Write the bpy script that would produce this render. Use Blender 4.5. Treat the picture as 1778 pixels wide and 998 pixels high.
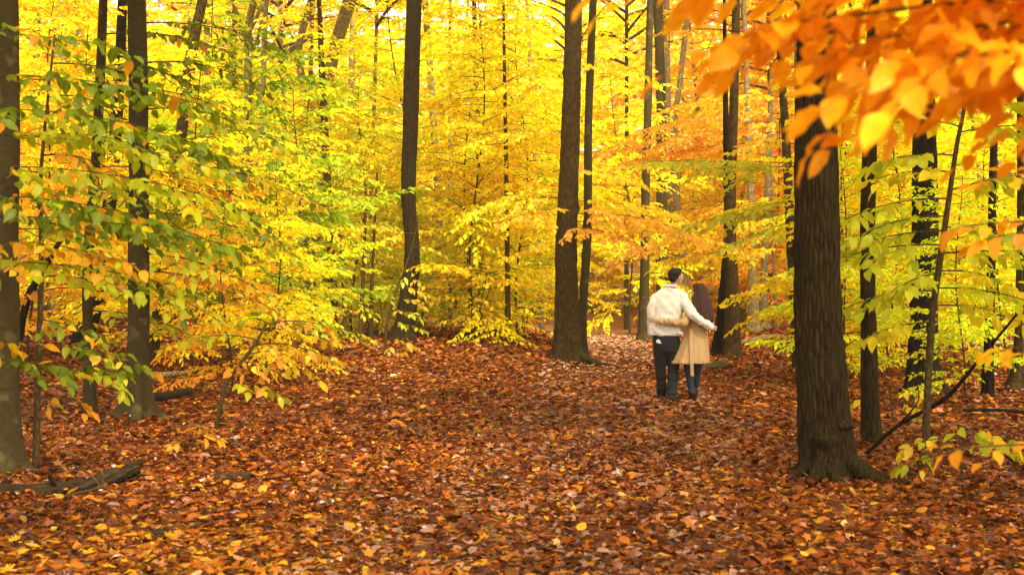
import bpy, bmesh, math, random
import numpy as np
from mathutils import Vector, Matrix, noise as mnoise, Euler

for o in list(bpy.data.objects): bpy.data.objects.remove(o)
SC = bpy.context.scene
COL = SC.collection
R = math.radians
rng = np.random.default_rng(7)

# ------------------------------------------------------------------ camera, sky, sun, exposure
FPX, CX, HY, CAMZ = 2470.0, 889.0, 499.0, 1.6
cam = bpy.data.cameras.new('camera'); camo = bpy.data.objects.new('camera', cam); COL.objects.link(camo)
camo.location = (0, 0, CAMZ); camo.rotation_euler = (R(90), 0, 0)
cam.sensor_width = 36; cam.lens = 50; cam.clip_start = .05; cam.clip_end = 2000
cam.dof.use_dof = True; cam.dof.focus_distance = 20.0; cam.dof.aperture_fstop = 3.9
SC.camera = camo
SUN_EL, SUN_AZ = 55, 155          # azimuth from +Y (ahead) towards +X
W = bpy.data.worlds.new('World'); SC.world = W; W.use_nodes = True
nt = W.node_tree; nt.nodes.clear()
wo = nt.nodes.new('ShaderNodeOutputWorld'); wb = nt.nodes.new('ShaderNodeBackground')
sky = nt.nodes.new('ShaderNodeTexSky'); sky.sky_type = 'NISHITA'; sky.sun_disc = False
sky.sun_elevation = R(SUN_EL); sky.sun_rotation = R(SUN_AZ); sky.air_density = 1.0; sky.dust_density = 4.0; sky.ozone_density = 1.0
hs = nt.nodes.new('ShaderNodeHueSaturation'); hs.inputs['Saturation'].default_value = .08
nt.links.new(sky.outputs[0], hs.inputs['Color']); wm = nt.nodes.new('ShaderNodeMix'); wm.data_type = 'RGBA'; wm.blend_type = 'MULTIPLY'; wm.inputs[0].default_value = 1; wm.inputs[7].default_value = (1, .91, .72, 1)   # warm overcast
nt.links.new(hs.outputs[0], wm.inputs[6]); nt.links.new(wm.outputs[2], wb.inputs[0]); nt.links.new(wb.outputs[0], wo.inputs[0])
wb.inputs[1].default_value = .125
sl = bpy.data.lights.new('sun', 'SUN'); sl.energy = 1.5; sl.angle = R(14); sl.color = (1, .87, .62)
so = bpy.data.objects.new('sun', sl); COL.objects.link(so)
sd = Vector((math.sin(R(SUN_AZ))*math.cos(R(SUN_EL)), math.cos(R(SUN_AZ))*math.cos(R(SUN_EL)), math.sin(R(SUN_EL))))
so.rotation_euler = sd.to_track_quat('Z', 'Y').to_euler(); so.location = (0, 0, 40)
SC.view_settings.view_transform = 'Standard'; SC.view_settings.look = 'None'
SC.view_settings.gamma = 1; SC.view_settings.exposure = 2.17; SC.view_settings.use_curve_mapping = False
cy = SC.cycles
cy.max_bounces = 10; cy.diffuse_bounces = 5; cy.transmission_bounces = 8; cy.glossy_bounces = 2; cy.transparent_max_bounces = 4
cy.use_denoising = True; cy.caustics_reflective = False; cy.caustics_refractive = False
cy.use_light_tree = False

# ------------------------------------------------------------------ helpers
def X(px, d): return (px-CX)/FPX*d
def Z(py, d): return CAMZ-(py-HY)/FPX*d
def sst(a, b, v):
    t = np.clip((v-a)/(b-a), 0, 1); return t*t*(3-2*t)
def ground_z(x, y):
    x = np.asarray(x, float); y = np.asarray(y, float)
    z = .035*np.sin(x*.9+1.3)*np.sin(y*.7) + .02*np.sin(x*2.3-y*1.7) + .012*np.sin(3.9*x+2.8*y)
    pathx = 1.9*sst(4, 20, y)+.9*sst(20, 40, y)
    dp = x-pathx
    z = z*(.35+.65*sst(.6, 2.5, np.abs(dp)))
    z += .27*sst(1.0, 3.2, -dp)*sst(20, 30, y)*(1-sst(40, 60, y)) + .05*sst(.8, 3, np.abs(dp))
    z += .50*sst(4, 11, -x)*sst(14, 30, y) + .28*sst(6, 11, x)*sst(15, 30, y)
    z += .045*np.clip(y-55, 0, 80) + 3.2*sst(4, 40, -x)*sst(50, 120, y)
    return z
def gz(x, y): return float(ground_z(x, y))

def link(o, parent=None):
    COL.objects.link(o)
    if parent is not None: o.parent = parent
    return o
def mobj(name, me, mat, parent=None, smooth=None):
    o = bpy.data.objects.new(name, me)
    if mat is not None and len(me.materials) == 0: me.materials.append(mat)
    return link(o, parent)
def tag(o, label=None, cat=None, group=None, kind=None):
    if label: o['label'] = label
    if cat: o['category'] = cat
    if group: o['group'] = group
    if kind: o['kind'] = kind
    return o
def empty(name, loc=(0, 0, 0), rz=0):
    o = bpy.data.objects.new(name, None); o.empty_display_size = .2; o.location = loc; o.rotation_euler = (0, 0, rz)
    return link(o)
def np_mesh(name, V, F, smooth=False, attrs=None, cols=None):
    """V (n,3), F list of arrays each (m,k)"""
    me = bpy.data.meshes.new(name)
    V = np.ascontiguousarray(V, np.float32)
    Fs = F if isinstance(F, list) else [F]
    Fs = [np.asarray(f, np.int32) for f in Fs if len(f)]
    me.vertices.add(len(V)); me.vertices.foreach_set('co', V.ravel())
    loops = np.concatenate([f.ravel() for f in Fs]); tot = np.concatenate([np.full(len(f), f.shape[1], np.int32) for f in Fs])
    st = np.concatenate([[0], np.cumsum(tot)[:-1]]).astype(np.int32)
    me.loops.add(len(loops)); me.loops.foreach_set('vertex_index', loops)
    me.polygons.add(len(tot)); me.polygons.foreach_set('loop_start', st)
    if smooth: me.polygons.foreach_set('use_smooth', np.ones(len(tot), bool))
    me.update(calc_edges=True)
    if attrs:
        for k, a in attrs.items():
            at = me.attributes.new(k, 'FLOAT', 'POINT'); at.data.foreach_set('value', np.ascontiguousarray(a, np.float32))
    if cols is not None:
        at = me.attributes.new('Col', 'FLOAT_COLOR', 'POINT')
        c4 = np.ones((len(V), 4), np.float32); c4[:, :3] = cols; at.data.foreach_set('color', c4.ravel())
    return me
def norm(a): return a/np.maximum(np.linalg.norm(a, axis=-1, keepdims=True), 1e-9)

# tubes ------------------------------------------------------------
def tube(pts, rad, seg=6, cap=True):
    pts = np.asarray(pts, float); rad = np.asarray(rad, float); n = len(pts)
    t = norm(np.gradient(pts, axis=0))
    ref = np.array([0, 0, 1.]) if abs(t[0, 2]) < .9 else np.array([1., 0, 0])
    u = norm(np.cross(t, ref)); v = np.cross(t, u)
    a = np.arange(seg)/seg*2*np.pi
    ring = np.cos(a)[None, :, None]*u[:, None, :]+np.sin(a)[None, :, None]*v[:, None, :]
    V = (pts[:, None, :]+ring*rad[:, None, None]).reshape(-1, 3)
    i = np.arange(n-1)[:, None]*seg; j = np.arange(seg)[None, :]; j2 = (j+1) % seg
    F = np.stack([i+j, i+j2, i+seg+j2, i+seg+j], -1).reshape(-1, 4)
    return V, F
class Tubes:
    def __init__(s): s.V = []; s.F = []; s.n = 0
    def add(s, pts, rad, seg=6):
        V, F = tube(pts, rad, seg); s.V.append(V); s.F.append(F+s.n); s.n += len(V)
    def mesh(s, name):
        return np_mesh(name, np.concatenate(s.V), np.concatenate(s.F), smooth=True)

# leaf templates: x along the leaf, y across, z up (unit length) -----
def fan(outline, zf):
    o = np.array(outline, float); c = np.array([[.45, 0.]])
    p = np.concatenate([c, o]); z = zf(p[:, 0], p[:, 1])
    V = np.column_stack([p, z]); n = len(o)
    F = np.array([(0, 1+i, 1+(i+1) % n) for i in range(n)])
    return V, F
def beech_outline(n=6, w=.31):
    xs = np.linspace(0, 1, n+1); hw = w*np.sin(np.pi*np.clip(xs, 0, 1)**.85)**.8; hw[0] = 0; hw[-1] = 0
    up = [(x, h) for x, h in zip(xs, hw)]; dn = [(x, -h) for x, h in zip(xs[1:-1], hw[1:-1])][::-1]
    return up+dn
def ribbed(n=6, w=.31, fold=.35, droop=.25):
    """leaf made of two halves folded on the midrib"""
    xs = np.linspace(0, 1, n+1); hw = w*np.sin(np.pi*xs**.85)**.8
    zc = -droop*xs**2*.6
    V = []; F = []
    for x, h, z in zip(xs, hw, zc):
        V += [(x, 0, z), (x, h, z+fold*h+.03*math.sin(x*17)), (x, -h, z+fold*h-.03*math.sin(x*13))]
    for i in range(n):
        a = 3*i; b = a+3
        for s in (1, 2):
            q = (a, b, b+s, a+s) if s == 2 else (a, a+s, b+s, b)
            if i == 0: F.append((q[0], b, b+s) if s == 2 else (a, b+s, b))
            elif i == n-1: F.append((a, b, a+s) if s == 2 else (a, a+s, b))
            else: F += [(q[0], q[1], q[2]), (q[0], q[2], q[3])]
    return np.array(V, float), np.array(F)
T_NEAR = ribbed(7, .30, .30, .35)
T_NEARB = ribbed(7, .27, .15, .7)
T_MID = (np.array([(0, 0, 0), (.32, .26, .07), (.7, .22, .03), (1, 0, -.12), (.7, -.22, .03), (.32, -.26, .07)], float),
         np.array([(0, 2, 1), (0, 3, 2), (0, 4, 3), (0, 5, 4)]))
T_FAR = (np.array([(0, 0, 0), (.5, .34, .06), (1, 0, -.08), (.5, -.34, .06)], float), np.array([(0, 2, 1), (0, 3, 2)]))
def lobed(k, depth, curl):
    pts = []
    n = 2*k
    for i in range(n):
        a = math.pi*2*i/n; r = .52 if i % 2 == 0 else .52*depth
        pts.append((.45+r*math.cos(a), r*.95*math.sin(a)))
    return fan(pts, lambda x, y: curl*((x-.45)**2+y**2)+.1*x*y)
T_MAPLE = lobed(5, .52, .55)
T_MAPLE2 = lobed(5, .6, -.5)
def oak():
    o = [(0, 0), (.15, .06), (.25, .2), (.36, .1), (.48, .28), (.58, .12), (.72, .25), (.8, .1), (1, 0)]
    o = o+[(x, -y) for x, y in o[1:-1]][::-1]
    return fan(o, lambda x, y: .5*np.abs(y)+.25*(x-.5)**2)
T_OAK = oak()
T_CURL = fan(beech_outline(5, .3), lambda x, y: 1.3*y*y+.5*(x-.45)**2)
T_CURL2 = fan(beech_outline(5, .33), lambda x, y: -.9*y*y-.35*(x-.45)**2+.05)

def cloud(tmpl, P, D, N, S):
    V0, F0 = tmpl; K = len(V0)
    D = norm(D); B = norm(np.cross(N, D)); N = np.cross(D, B)
    S = np.asarray(S)[:, None, None]
    V = P[:, None, :]+S*(V0[None, :, 0:1]*D[:, None, :]+V0[None, :, 1:2]*B[:, None, :]+V0[None, :, 2:3]*N[:, None, :])
    F = (np.arange(len(P))[:, None, None]*K+F0[None]).reshape(-1, F0.shape[1])
    return V.reshape(-1, 3), F, K

# ------------------------------------------------------------------ materials
def newmat(name):
    m = bpy.data.materials.new(name); m.use_nodes = True; t = m.node_tree; t.nodes.clear()
    out = t.nodes.new('ShaderNodeOutputMaterial'); return m, t, out
def nd(t, typ, **kw):
    n = t.nodes.new(typ)
    for k, v in kw.items():
        if k.startswith('_'): setattr(n, k[1:], v)
        else: n.inputs[k].default_value = v
    return n
def ramp(t, stops, fac=None):
    r = t.nodes.new('ShaderNodeValToRGB'); e = r.color_ramp.elements
    while len(e) < len(stops): e.new(.5)
    for el, (p, c) in zip(e, stops): el.position = p; el.color = (*c, 1)
    if fac is not None: t.links.new(fac, r.inputs[0])
    return r
def math_(t, op, a, b=None):
    n = t.nodes.new('ShaderNodeMath'); n.operation = op
    for i, v in enumerate((a, b)):
        if v is None: continue
        if isinstance(v, (int, float)): n.inputs[i].default_value = v
        else: t.links.new(v, n.inputs[i])
    return n.outputs[0]
def leaf_shader(t, out, col, trans=.5, gloss=.05, rough=.45, bump=None):
    d = nd(t, 'ShaderNodeBsdfDiffuse'); tr = nd(t, 'ShaderNodeBsdfTranslucent'); g = nd(t, 'ShaderNodeBsdfGlossy', Roughness=rough)
    for n in (d, tr): t.links.new(col, n.inputs['Color'])
    g.inputs['Color'].default_value = (1, 1, 1, 1)
    m1 = t.nodes.new('ShaderNodeMixShader'); m1.inputs[0].default_value = trans
    t.links.new(d.outputs[0], m1.inputs[1]); t.links.new(tr.outputs[0], m1.inputs[2])
    m2 = t.nodes.new('ShaderNodeMixShader'); m2.inputs[0].default_value = gloss
    t.links.new(m1.outputs[0], m2.inputs[1]); t.links.new(g.outputs[0], m2.inputs[2])
    if bump is not None:
        for n in (d, tr, g): t.links.new(bump, n.inputs['Normal'])
    t.links.new(m2.outputs[0], out.inputs['Surface'])
def mat_leafcloud():
    m, t, out = newmat('autumn_leaf_mass')
    oi = t.nodes.new('ShaderNodeObjectInfo')
    v = nd(t, 'ShaderNodeAttribute', _attribute_name='v'); w = nd(t, 'ShaderNodeAttribute', _attribute_name='w')
    h = math_(t, 'ADD', math_(t, 'MULTIPLY', math_(t, 'SUBTRACT', v.outputs['Fac'], .5), .045),
              math_(t, 'MULTIPLY', math_(t, 'SUBTRACT', w.outputs['Fac'], .5), math_(t, 'MULTIPLY', oi.outputs['Alpha'], .075)))
    h = math_(t, 'ADD', h, .5)
    r = math_(t, 'FRACT', math_(t, 'MULTIPLY', v.outputs['Fac'], 7.31))
    val = math_(t, 'ADD', math_(t, 'MULTIPLY', r, .5), .72)
    hsv = nd(t, 'ShaderNodeHueSaturation'); hsv.inputs['Saturation'].default_value = 1.0
    t.links.new(h, hsv.inputs['Hue']); t.links.new(val, hsv.inputs['Value']); t.links.new(oi.outputs['Color'], hsv.inputs['Color'])
    leaf_shader(t, out, hsv.outputs[0], .5, .01, .5)
    return m
def mat_leaf():
    m, t, out = newmat('leaf_blade')
    oi = t.nodes.new('ShaderNodeObjectInfo'); tc = t.nodes.new('ShaderNodeTexCoord')
    sx = t.nodes.new('ShaderNodeSeparateXYZ'); t.links.new(tc.outputs['Object'], sx.inputs[0])
    ay = math_(t, 'ABSOLUTE', sx.outputs[1])
    rib = math_(t, 'LESS_THAN', ay, .014)
    side = math_(t, 'FRACT', math_(t, 'MULTIPLY', math_(t, 'SUBTRACT', sx.outputs[0], math_(t, 'MULTIPLY', ay, .9)), 11.0))
    sv = math_(t, 'LESS_THAN', side, .13)
    vein = math_(t, 'MAXIMUM', rib, math_(t, 'MULTIPLY', sv, .45))
    nz = nd(t, 'ShaderNodeTexNoise', Scale=3.2, Detail=4.0)
    add = t.nodes.new('ShaderNodeVectorMath'); add.operation = 'ADD'
    t.links.new(tc.outputs['Object'], add.inputs[0])
    cb = t.nodes.new('ShaderNodeCombineXYZ'); t.links.new(math_(t, 'MULTIPLY', oi.outputs['Random'], 50.), cb.inputs[0]); t.links.new(cb.outputs[0], add.inputs[1])
    t.links.new(add.outputs[0], nz.inputs['Vector'])
    val = math_(t, 'ADD', .72, math_(t, 'MULTIPLY', nz.outputs['Fac'], .55))
    hue = math_(t, 'ADD', .485, math_(t, 'MULTIPLY', nz.outputs['Fac'], .03))
    hsv = nd(t, 'ShaderNodeHueSaturation'); t.links.new(oi.outputs['Color'], hsv.inputs['Color'])
    t.links.new(val, hsv.inputs['Value']); t.links.new(hue, hsv.inputs['Hue'])
    mx = t.nodes.new('ShaderNodeMix'); mx.data_type = 'RGBA'; mx.blend_type = 'MIX'
    t.links.new(math_(t, 'MULTIPLY', vein, .35), mx.inputs[0]); t.links.new(hsv.outputs[0], mx.inputs[6]); mx.inputs[7].default_value = (.85, .52, .02, 1)
    # brown spots of age
    n2 = nd(t, 'ShaderNodeTexNoise', Scale=9.0, Detail=2.0); t.links.new(add.outputs[0], n2.inputs['Vector'])
    sp = ramp(t, [(0.66, (0, 0, 0)), (0.74, (1, 1, 1))], n2.outputs['Fac'])
    mx2 = t.nodes.new('ShaderNodeMix'); mx2.data_type = 'RGBA'
    t.links.new(math_(t, 'MULTIPLY', sp.outputs[0], .6), mx2.inputs[0]); t.links.new(mx.outputs[2], mx2.inputs[6]); mx2.inputs[7].default_value = (.14, .045, .012, 1)
    leaf_shader(t, out, mx2.outputs[2], .5, .012, .45)
    return m
def mat_litter(obj_col):
    m, t, out = newmat('fallen_leaf' if obj_col else 'leaf_litter')
    if obj_col: c = t.nodes.new('ShaderNodeObjectInfo').outputs['Color']
    else: c = nd(t, 'ShaderNodeAttribute', _attribute_name='Col').outputs['Color']
    tc = t.nodes.new('ShaderNodeTexCoord'); nz = nd(t, 'ShaderNodeTexNoise', Scale=(5. if obj_col else 38.), Detail=3.0)
    t.links.new(tc.outputs['Object'], nz.inputs['Vector'])
    hsv = nd(t, 'ShaderNodeHueSaturation'); t.links.new(c, hsv.inputs['Color'])
    t.links.new(math_(t, 'ADD', .6, math_(t, 'MULTIPLY', nz.outputs['Fac'], .8)), hsv.inputs['Value'])
    leaf_shader(t, out, hsv.outputs[0], .15, .04, .28)
    return m
def mat_bark(name, base, dark, moss, zs, fine, bump, mossy=.5, patch=None):
    m, t, out = newmat(name)
    tc = t.nodes.new('ShaderNodeTexCoord'); mp = nd(t, 'ShaderNodeMapping'); mp.inputs['Scale'].default_value = (1, 1, zs)
    t.links.new(tc.outputs['Object'], mp.inputs['Vector'])
    n1 = nd(t, 'ShaderNodeTexNoise', Scale=fine, Detail=6.0, Roughness=.6); t.links.new(mp.outputs[0], n1.inputs['Vector'])
    n2 = nd(t, 'ShaderNodeTexNoise', Scale=2.2, Detail=3.0); t.links.new(tc.outputs['Object'], n2.inputs['Vector'])
    vo = nd(t, 'ShaderNodeTexVoronoi', Scale=fine*.7, _feature='DISTANCE_TO_EDGE'); t.links.new(mp.outputs[0], vo.inputs['Vector'])
    h = math_(t, 'ADD', math_(t, 'MULTIPLY', n1.outputs['Fac'], .7), math_(t, 'MULTIPLY', math_(t, 'MINIMUM', math_(t, 'MULTIPLY', vo.outputs['Distance'], 3.), 1.), (.28 if zs < .13 else .4) if zs < 1 else .06))
    r = ramp(t, [(.25, dark), (.62, base), (.95, tuple(min(1, c*1.5) for c in base))], h)
    mx = t.nodes.new('ShaderNodeMix'); mx.data_type = 'RGBA'
    mr = ramp(t, [(.45, (0, 0, 0)), (.68, (1, 1, 1))], n2.outputs['Fac'])
    t.links.new(math_(t, 'MULTIPLY', mr.outputs[0], mossy), mx.inputs[0]); t.links.new(r.outputs[0], mx.inputs[6]); mx.inputs[7].default_value = (*moss, 1)
    col = mx.outputs[2]
    if patch:
        n3 = nd(t, 'ShaderNodeTexNoise', Scale=5., Detail=5.0); t.links.new(tc.outputs['Object'], n3.inputs['Vector'])
        pr = ramp(t, [(.58, (0, 0, 0)), (.66, (1, 1, 1))], n3.outputs['Fac'])
        m3 = t.nodes.new('ShaderNodeMix'); m3.data_type = 'RGBA'
        t.links.new(math_(t, 'MULTIPLY', pr.outputs[0], .7), m3.inputs[0]); t.links.new(col, m3.inputs[6]); m3.inputs[7].default_value = (*patch, 1); col = m3.outputs[2]
    p = nd(t, 'ShaderNodeBsdfPrincipled', Roughness=.85); p.inputs['Specular IOR Level'].default_value = .08
    t.links.new(col, p.inputs['Base Color'])
    b = nd(t, 'ShaderNodeBump', Strength=bump, Distance=.03); t.links.new(h, b.inputs['Height']); t.links.new(b.outputs[0], p.inputs['Normal'])
    t.links.new(p.outputs[0], out.inputs[0])
    return m
def mat_simple(name, col, rough=.8, nscale=40, namp=.25, bump=.2, stretch=(1, 1, 1), spec=.3, sheen=0):
    m, t, out = newmat(name)
    tc = t.nodes.new('ShaderNodeTexCoord'); mp = nd(t, 'ShaderNodeMapping'); mp.inputs['Scale'].default_value = stretch
    t.links.new(tc.outputs['Object'], mp.inputs['Vector'])
    n = nd(t, 'ShaderNodeTexNoise', Scale=nscale, Detail=4.0); t.links.new(mp.outputs[0], n.inputs['Vector'])
    hsv = nd(t, 'ShaderNodeHueSaturation', Color=(*col, 1)); t.links.new(math_(t, 'ADD', 1-namp*.5*1.0, math_(t, 'MULTIPLY', n.outputs['Fac'], namp)), hsv.inputs['Value'])
    p = nd(t, 'ShaderNodeBsdfPrincipled', Roughness=rough); p.inputs['Specular IOR Level'].default_value = spec
    if sheen: p.inputs['Sheen Weight'].default_value = sheen
    t.links.new(hsv.outputs[0], p.inputs['Base Color'])
    b = nd(t, 'ShaderNodeBump', Strength=bump, Distance=.01); t.links.new(n.outputs['Fac'], b.inputs['Height']); t.links.new(b.outputs[0], p.inputs['Normal'])
    t.links.new(p.outputs[0], out.inputs[0])
    return m
def mat_ground():
    m, t, out = newmat('forest_floor')
    tc = t.nodes.new('ShaderNodeTexCoord')
    vo = nd(t, 'ShaderNodeTexVoronoi', Scale=11.0, Randomness=1.0); t.links.new(tc.outputs['Object'], vo.inputs['Vector'])
    sp = t.nodes.new('ShaderNodeSeparateColor'); t.links.new(vo.outputs['Color'], sp.inputs[0])
    r = ramp(t, [(0, (.03, .009, .003)), (.3, (.09, .024, .005)), (.55, (.18, .055, .008)), (.75, (.26, .11, .04)), (.9, (.34, .12, .01)), (1, (.40, .22, .02))], sp.outputs[0])
    p = nd(t, 'ShaderNodeBsdfPrincipled', Roughness=.7); t.links.new(r.outputs[0], p.inputs['Base Color'])
    b = nd(t, 'ShaderNodeBump', Strength=.8, Distance=.05); t.links.new(sp.outputs[1], b.inputs['Height']); t.links.new(b.outputs[0], p.inputs['Normal'])
    t.links.new(p.outputs[0], out.inputs[0])
    return m
M_CLOUD = mat_leafcloud(); M_LEAF = mat_leaf(); M_LIT = mat_litter(False); M_LITO = mat_litter(True); M_GROUND = mat_ground()
M_BEECH = mat_bark('beech_bark', (.072, .052, .020), (.034, .024, .010), (.056, .048, .011), 2.2, 16, .25, .6, (.115, .09, .042))
M_OAK = mat_bark('furrowed_bark', (.078, .047, .016), (.010, .006, .002), (.055, .044, .010), .15, 44, 1.0, .5)
M_OAKD = mat_bark('dark_furrowed_bark', (.042, .025, .009), (.005, .003, .001), (.034, .030, .007), .15, 44, 1.0, .6)
M_PALE = mat_bark('pale_bark', (.25, .19, .095), (.10, .075, .035), (.17, .14, .05), .35, 22, .5, .5, (.34, .28, .17))
M_DARK = mat_bark('dark_bark', (.020, .013, .007), (.004, .003, .002), (.028, .024, .008), .2, 30, 1.0, .25)
M_TWIG = mat_bark('twig_bark', (.085, .055, .022), (.03, .018, .008), (.07, .06, .018), .5, 40, .3, .3)
M_LOG = mat_bark('rotting_log_bark', (.085, .055, .026), (.018, .011, .006), (.06, .055, .014), 5., 14, .9, .4)

# ------------------------------------------------------------------ ground and litter
gx = np.unique(np.round(np.concatenate([np.linspace(-400, -40, 25), np.linspace(-40, -14, 40), np.linspace(-14, 14, 160), np.linspace(14, 40, 40), np.linspace(40, 400, 25)]), 4))
gy = np.unique(np.round(np.concatenate([np.linspace(-60, -4, 15), np.linspace(-4, 45, 230), np.linspace(45, 140, 80), np.linspace(140, 500, 25)]), 4))
GX, GY = np.meshgrid(gx, gy)
GV = np.column_stack([GX.ravel(), GY.ravel(), ground_z(GX, GY).ravel()])
nx, ny = len(gx), len(gy)
ii = (np.arange(ny-1)[:, None]*nx+np.arange(nx-1)[None]).ravel()
ground = mobj('ground', np_mesh('ground', GV, np.stack([ii, ii+1, ii+nx+1, ii+nx], -1), smooth=True), M_GROUND)
tag(ground, kind='structure')

PAL = np.array([(.085, .020, .004), (.13, .032, .005), (.19, .052, .006), (.26, .085, .008), (.05, .012, .004), (.22, .085, .045), (.30, .15, .10), (.36, .115, .006), (.40, .20, .010), (.46, .28, .02), (.17, .055, .022), (.42, .28, .12)])
PAL[:, 0] *= 1.4; PAL[:, 1] *= 1.12; PAL[:, 2] *= .7
PW = np.array([.16, .18, .16, .11, .11, .07, .05, .075, .035, .012, .05, .008]); PW /= PW.sum()
def litter_pts(n, d0, d1, margin=1.5):
    d = np.sqrt(rng.uniform(d0*d0, d1*d1, n)); x = rng.uniform(-1, 1, n)*(d*.37+margin)
    return x, d
LV, LF, LC, off = [], [], [], 0
BIG = []
for (d0, d1, dens, s0, s1, tm, lift) in (
        (5.2, 15, 860, .038, .086, [T_MAPLE, T_MAPLE2, T_OAK, T_CURL, T_CURL2, T_MID, T_MID], .07),
        (15, 27, 360, .055, .11, [T_MID, T_OAK, T_MID, T_CURL2], .05),
        (27, 48, 120, .09, .15, [T_MID, T_FAR], .05)):
    area = .37*(d1*d1-d0*d0)+3*(d1-d0)
    n = int(area*dens)
    x, y = litter_pts(n, d0, d1)
    k = rng.integers(0, len(tm), n)
    zlift = rng.uniform(0, 1, n)**1.6*lift
    P = np.column_stack([x, y, ground_z(x, y)+zlift+.004])
    a = rng.uniform(0, 2*np.pi, n); D = np.column_stack([np.cos(a), np.sin(a), rng.normal(0, .22, n)])
    tl = np.where(rng.uniform(0, 1, n) < .55, .22, .65); N = np.column_stack([rng.normal(0, 1, n)*tl, rng.normal(-.05, 1, n)*tl, np.ones(n)])
    S = s0+(s1*1.25-s0)*rng.uniform(0, 1, n)**2.2
    c = PAL[rng.choice(len(PAL), n, p=PW)]*rng.uniform(.45, 1.4, (n, 1))
    pt = np.sin(x*1.7+.8*np.sin(y*.9))*np.sin(y*1.3+1.1*np.sin(x*.8+2))+.5*np.sin(x*4.1+y*2.3)*np.sin(y*3.7-x*1.9)
    c *= (1+.22*pt)[:, None]
    gold = rng.uniform(0, 1, n) < np.clip(.10*(pt-.2), 0, .14); c[gold] = np.array([.52, .27, .012])*rng.uniform(.7, 1.2, (int(gold.sum()), 1))
    # drifts of yellow and orange leaves at the near left and by the path
    dr = np.exp(-((x+2.0)**2/2.2+(y-8.2)**2/3.0))*.8+np.exp(-((x-2.2)**2/.7+(y-11.0)**2/2.0))*.5+np.exp(-((x+1)**2/1.5+(y-7.2)**2/1.))*.5
    sel = rng.uniform(0, 1, n) < dr*.5
    yl = np.array([(.46, .19, .008), (.50, .27, .012), (.40, .13, .006), (.34, .09, .006)])
    c[sel] = yl[rng.integers(0, 4, sel.sum())]
    # the trodden middle of the path shows more of the pale undersides
    pathx = 1.9*sst(4, 20, y)+.9*sst(20, 40, y)
    pm = (np.abs(x-pathx+.3) < 1.3) & (rng.uniform(0, 1, n) < .16+.5*sst(24, 34, y))
    c[pm] = np.where(y[pm, None] > 25, np.array([[.56, .32, .19]]), np.array([[.34, .175, .115]]))*rng.uniform(.8, 1.25, (int(pm.sum()), 1))
    near = np.zeros(n, bool)
    if d0 < 6:
        vis = (np.abs(x) < y*.36) & (y > 7.85) & (y < 9.6)
        score = S/y*(vis)*(zlift > lift*.25)
        near[np.argsort(-score)[:300]] = True
        for i in np.where(near)[0]: BIG.append((k[i], P[i]+np.array([0, 0, .012]), D[i], N[i], S[i], c[i]))
    for j, tt in enumerate(tm):
        q = (k == j) & ~near
        if not q.any(): continue
        V, F, K = cloud(tt, P[q], D[q], N[q], S[q]); LV.append(V); LF.append(F+off); off += len(V); LC.append(np.repeat(c[q], K, 0))
lit = mobj('leaf_litter', np_mesh('leaf_litter', np.concatenate(LV), np.concatenate(LF), cols=np.concatenate(LC)), M_LIT)
tag(lit, 'russet and tan fallen leaves covering the forest floor', 'leaf litter', kind='stuff')
tmesh = []
for tt in [T_MAPLE, T_MAPLE2, T_OAK, T_CURL, T_CURL2, T_MID, T_MID]:
    me = np_mesh('leaf', tt[0], tt[1], smooth=True); me.materials.append(M_LITO); tmesh.append(me)
def frame_matrix(p, d, n, s):
    d = Vector(d).normalized(); b = Vector(n).cross(d).normalized(); nn = d.cross(b)
    return Matrix(((d.x*s, b.x*s, nn.x*s, p[0]), (d.y*s, b.y*s, nn.y*s, p[1]), (d.z*s, b.z*s, nn.z*s, p[2]), (0, 0, 0, 1)))
for (k, p, d, n, s, c) in BIG:
    o = bpy.data.objects.new('leaf', tmesh[k]); o.color = (*c, 1); link(o, ground); o.matrix_world = frame_matrix(p, d, n, s)

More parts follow.
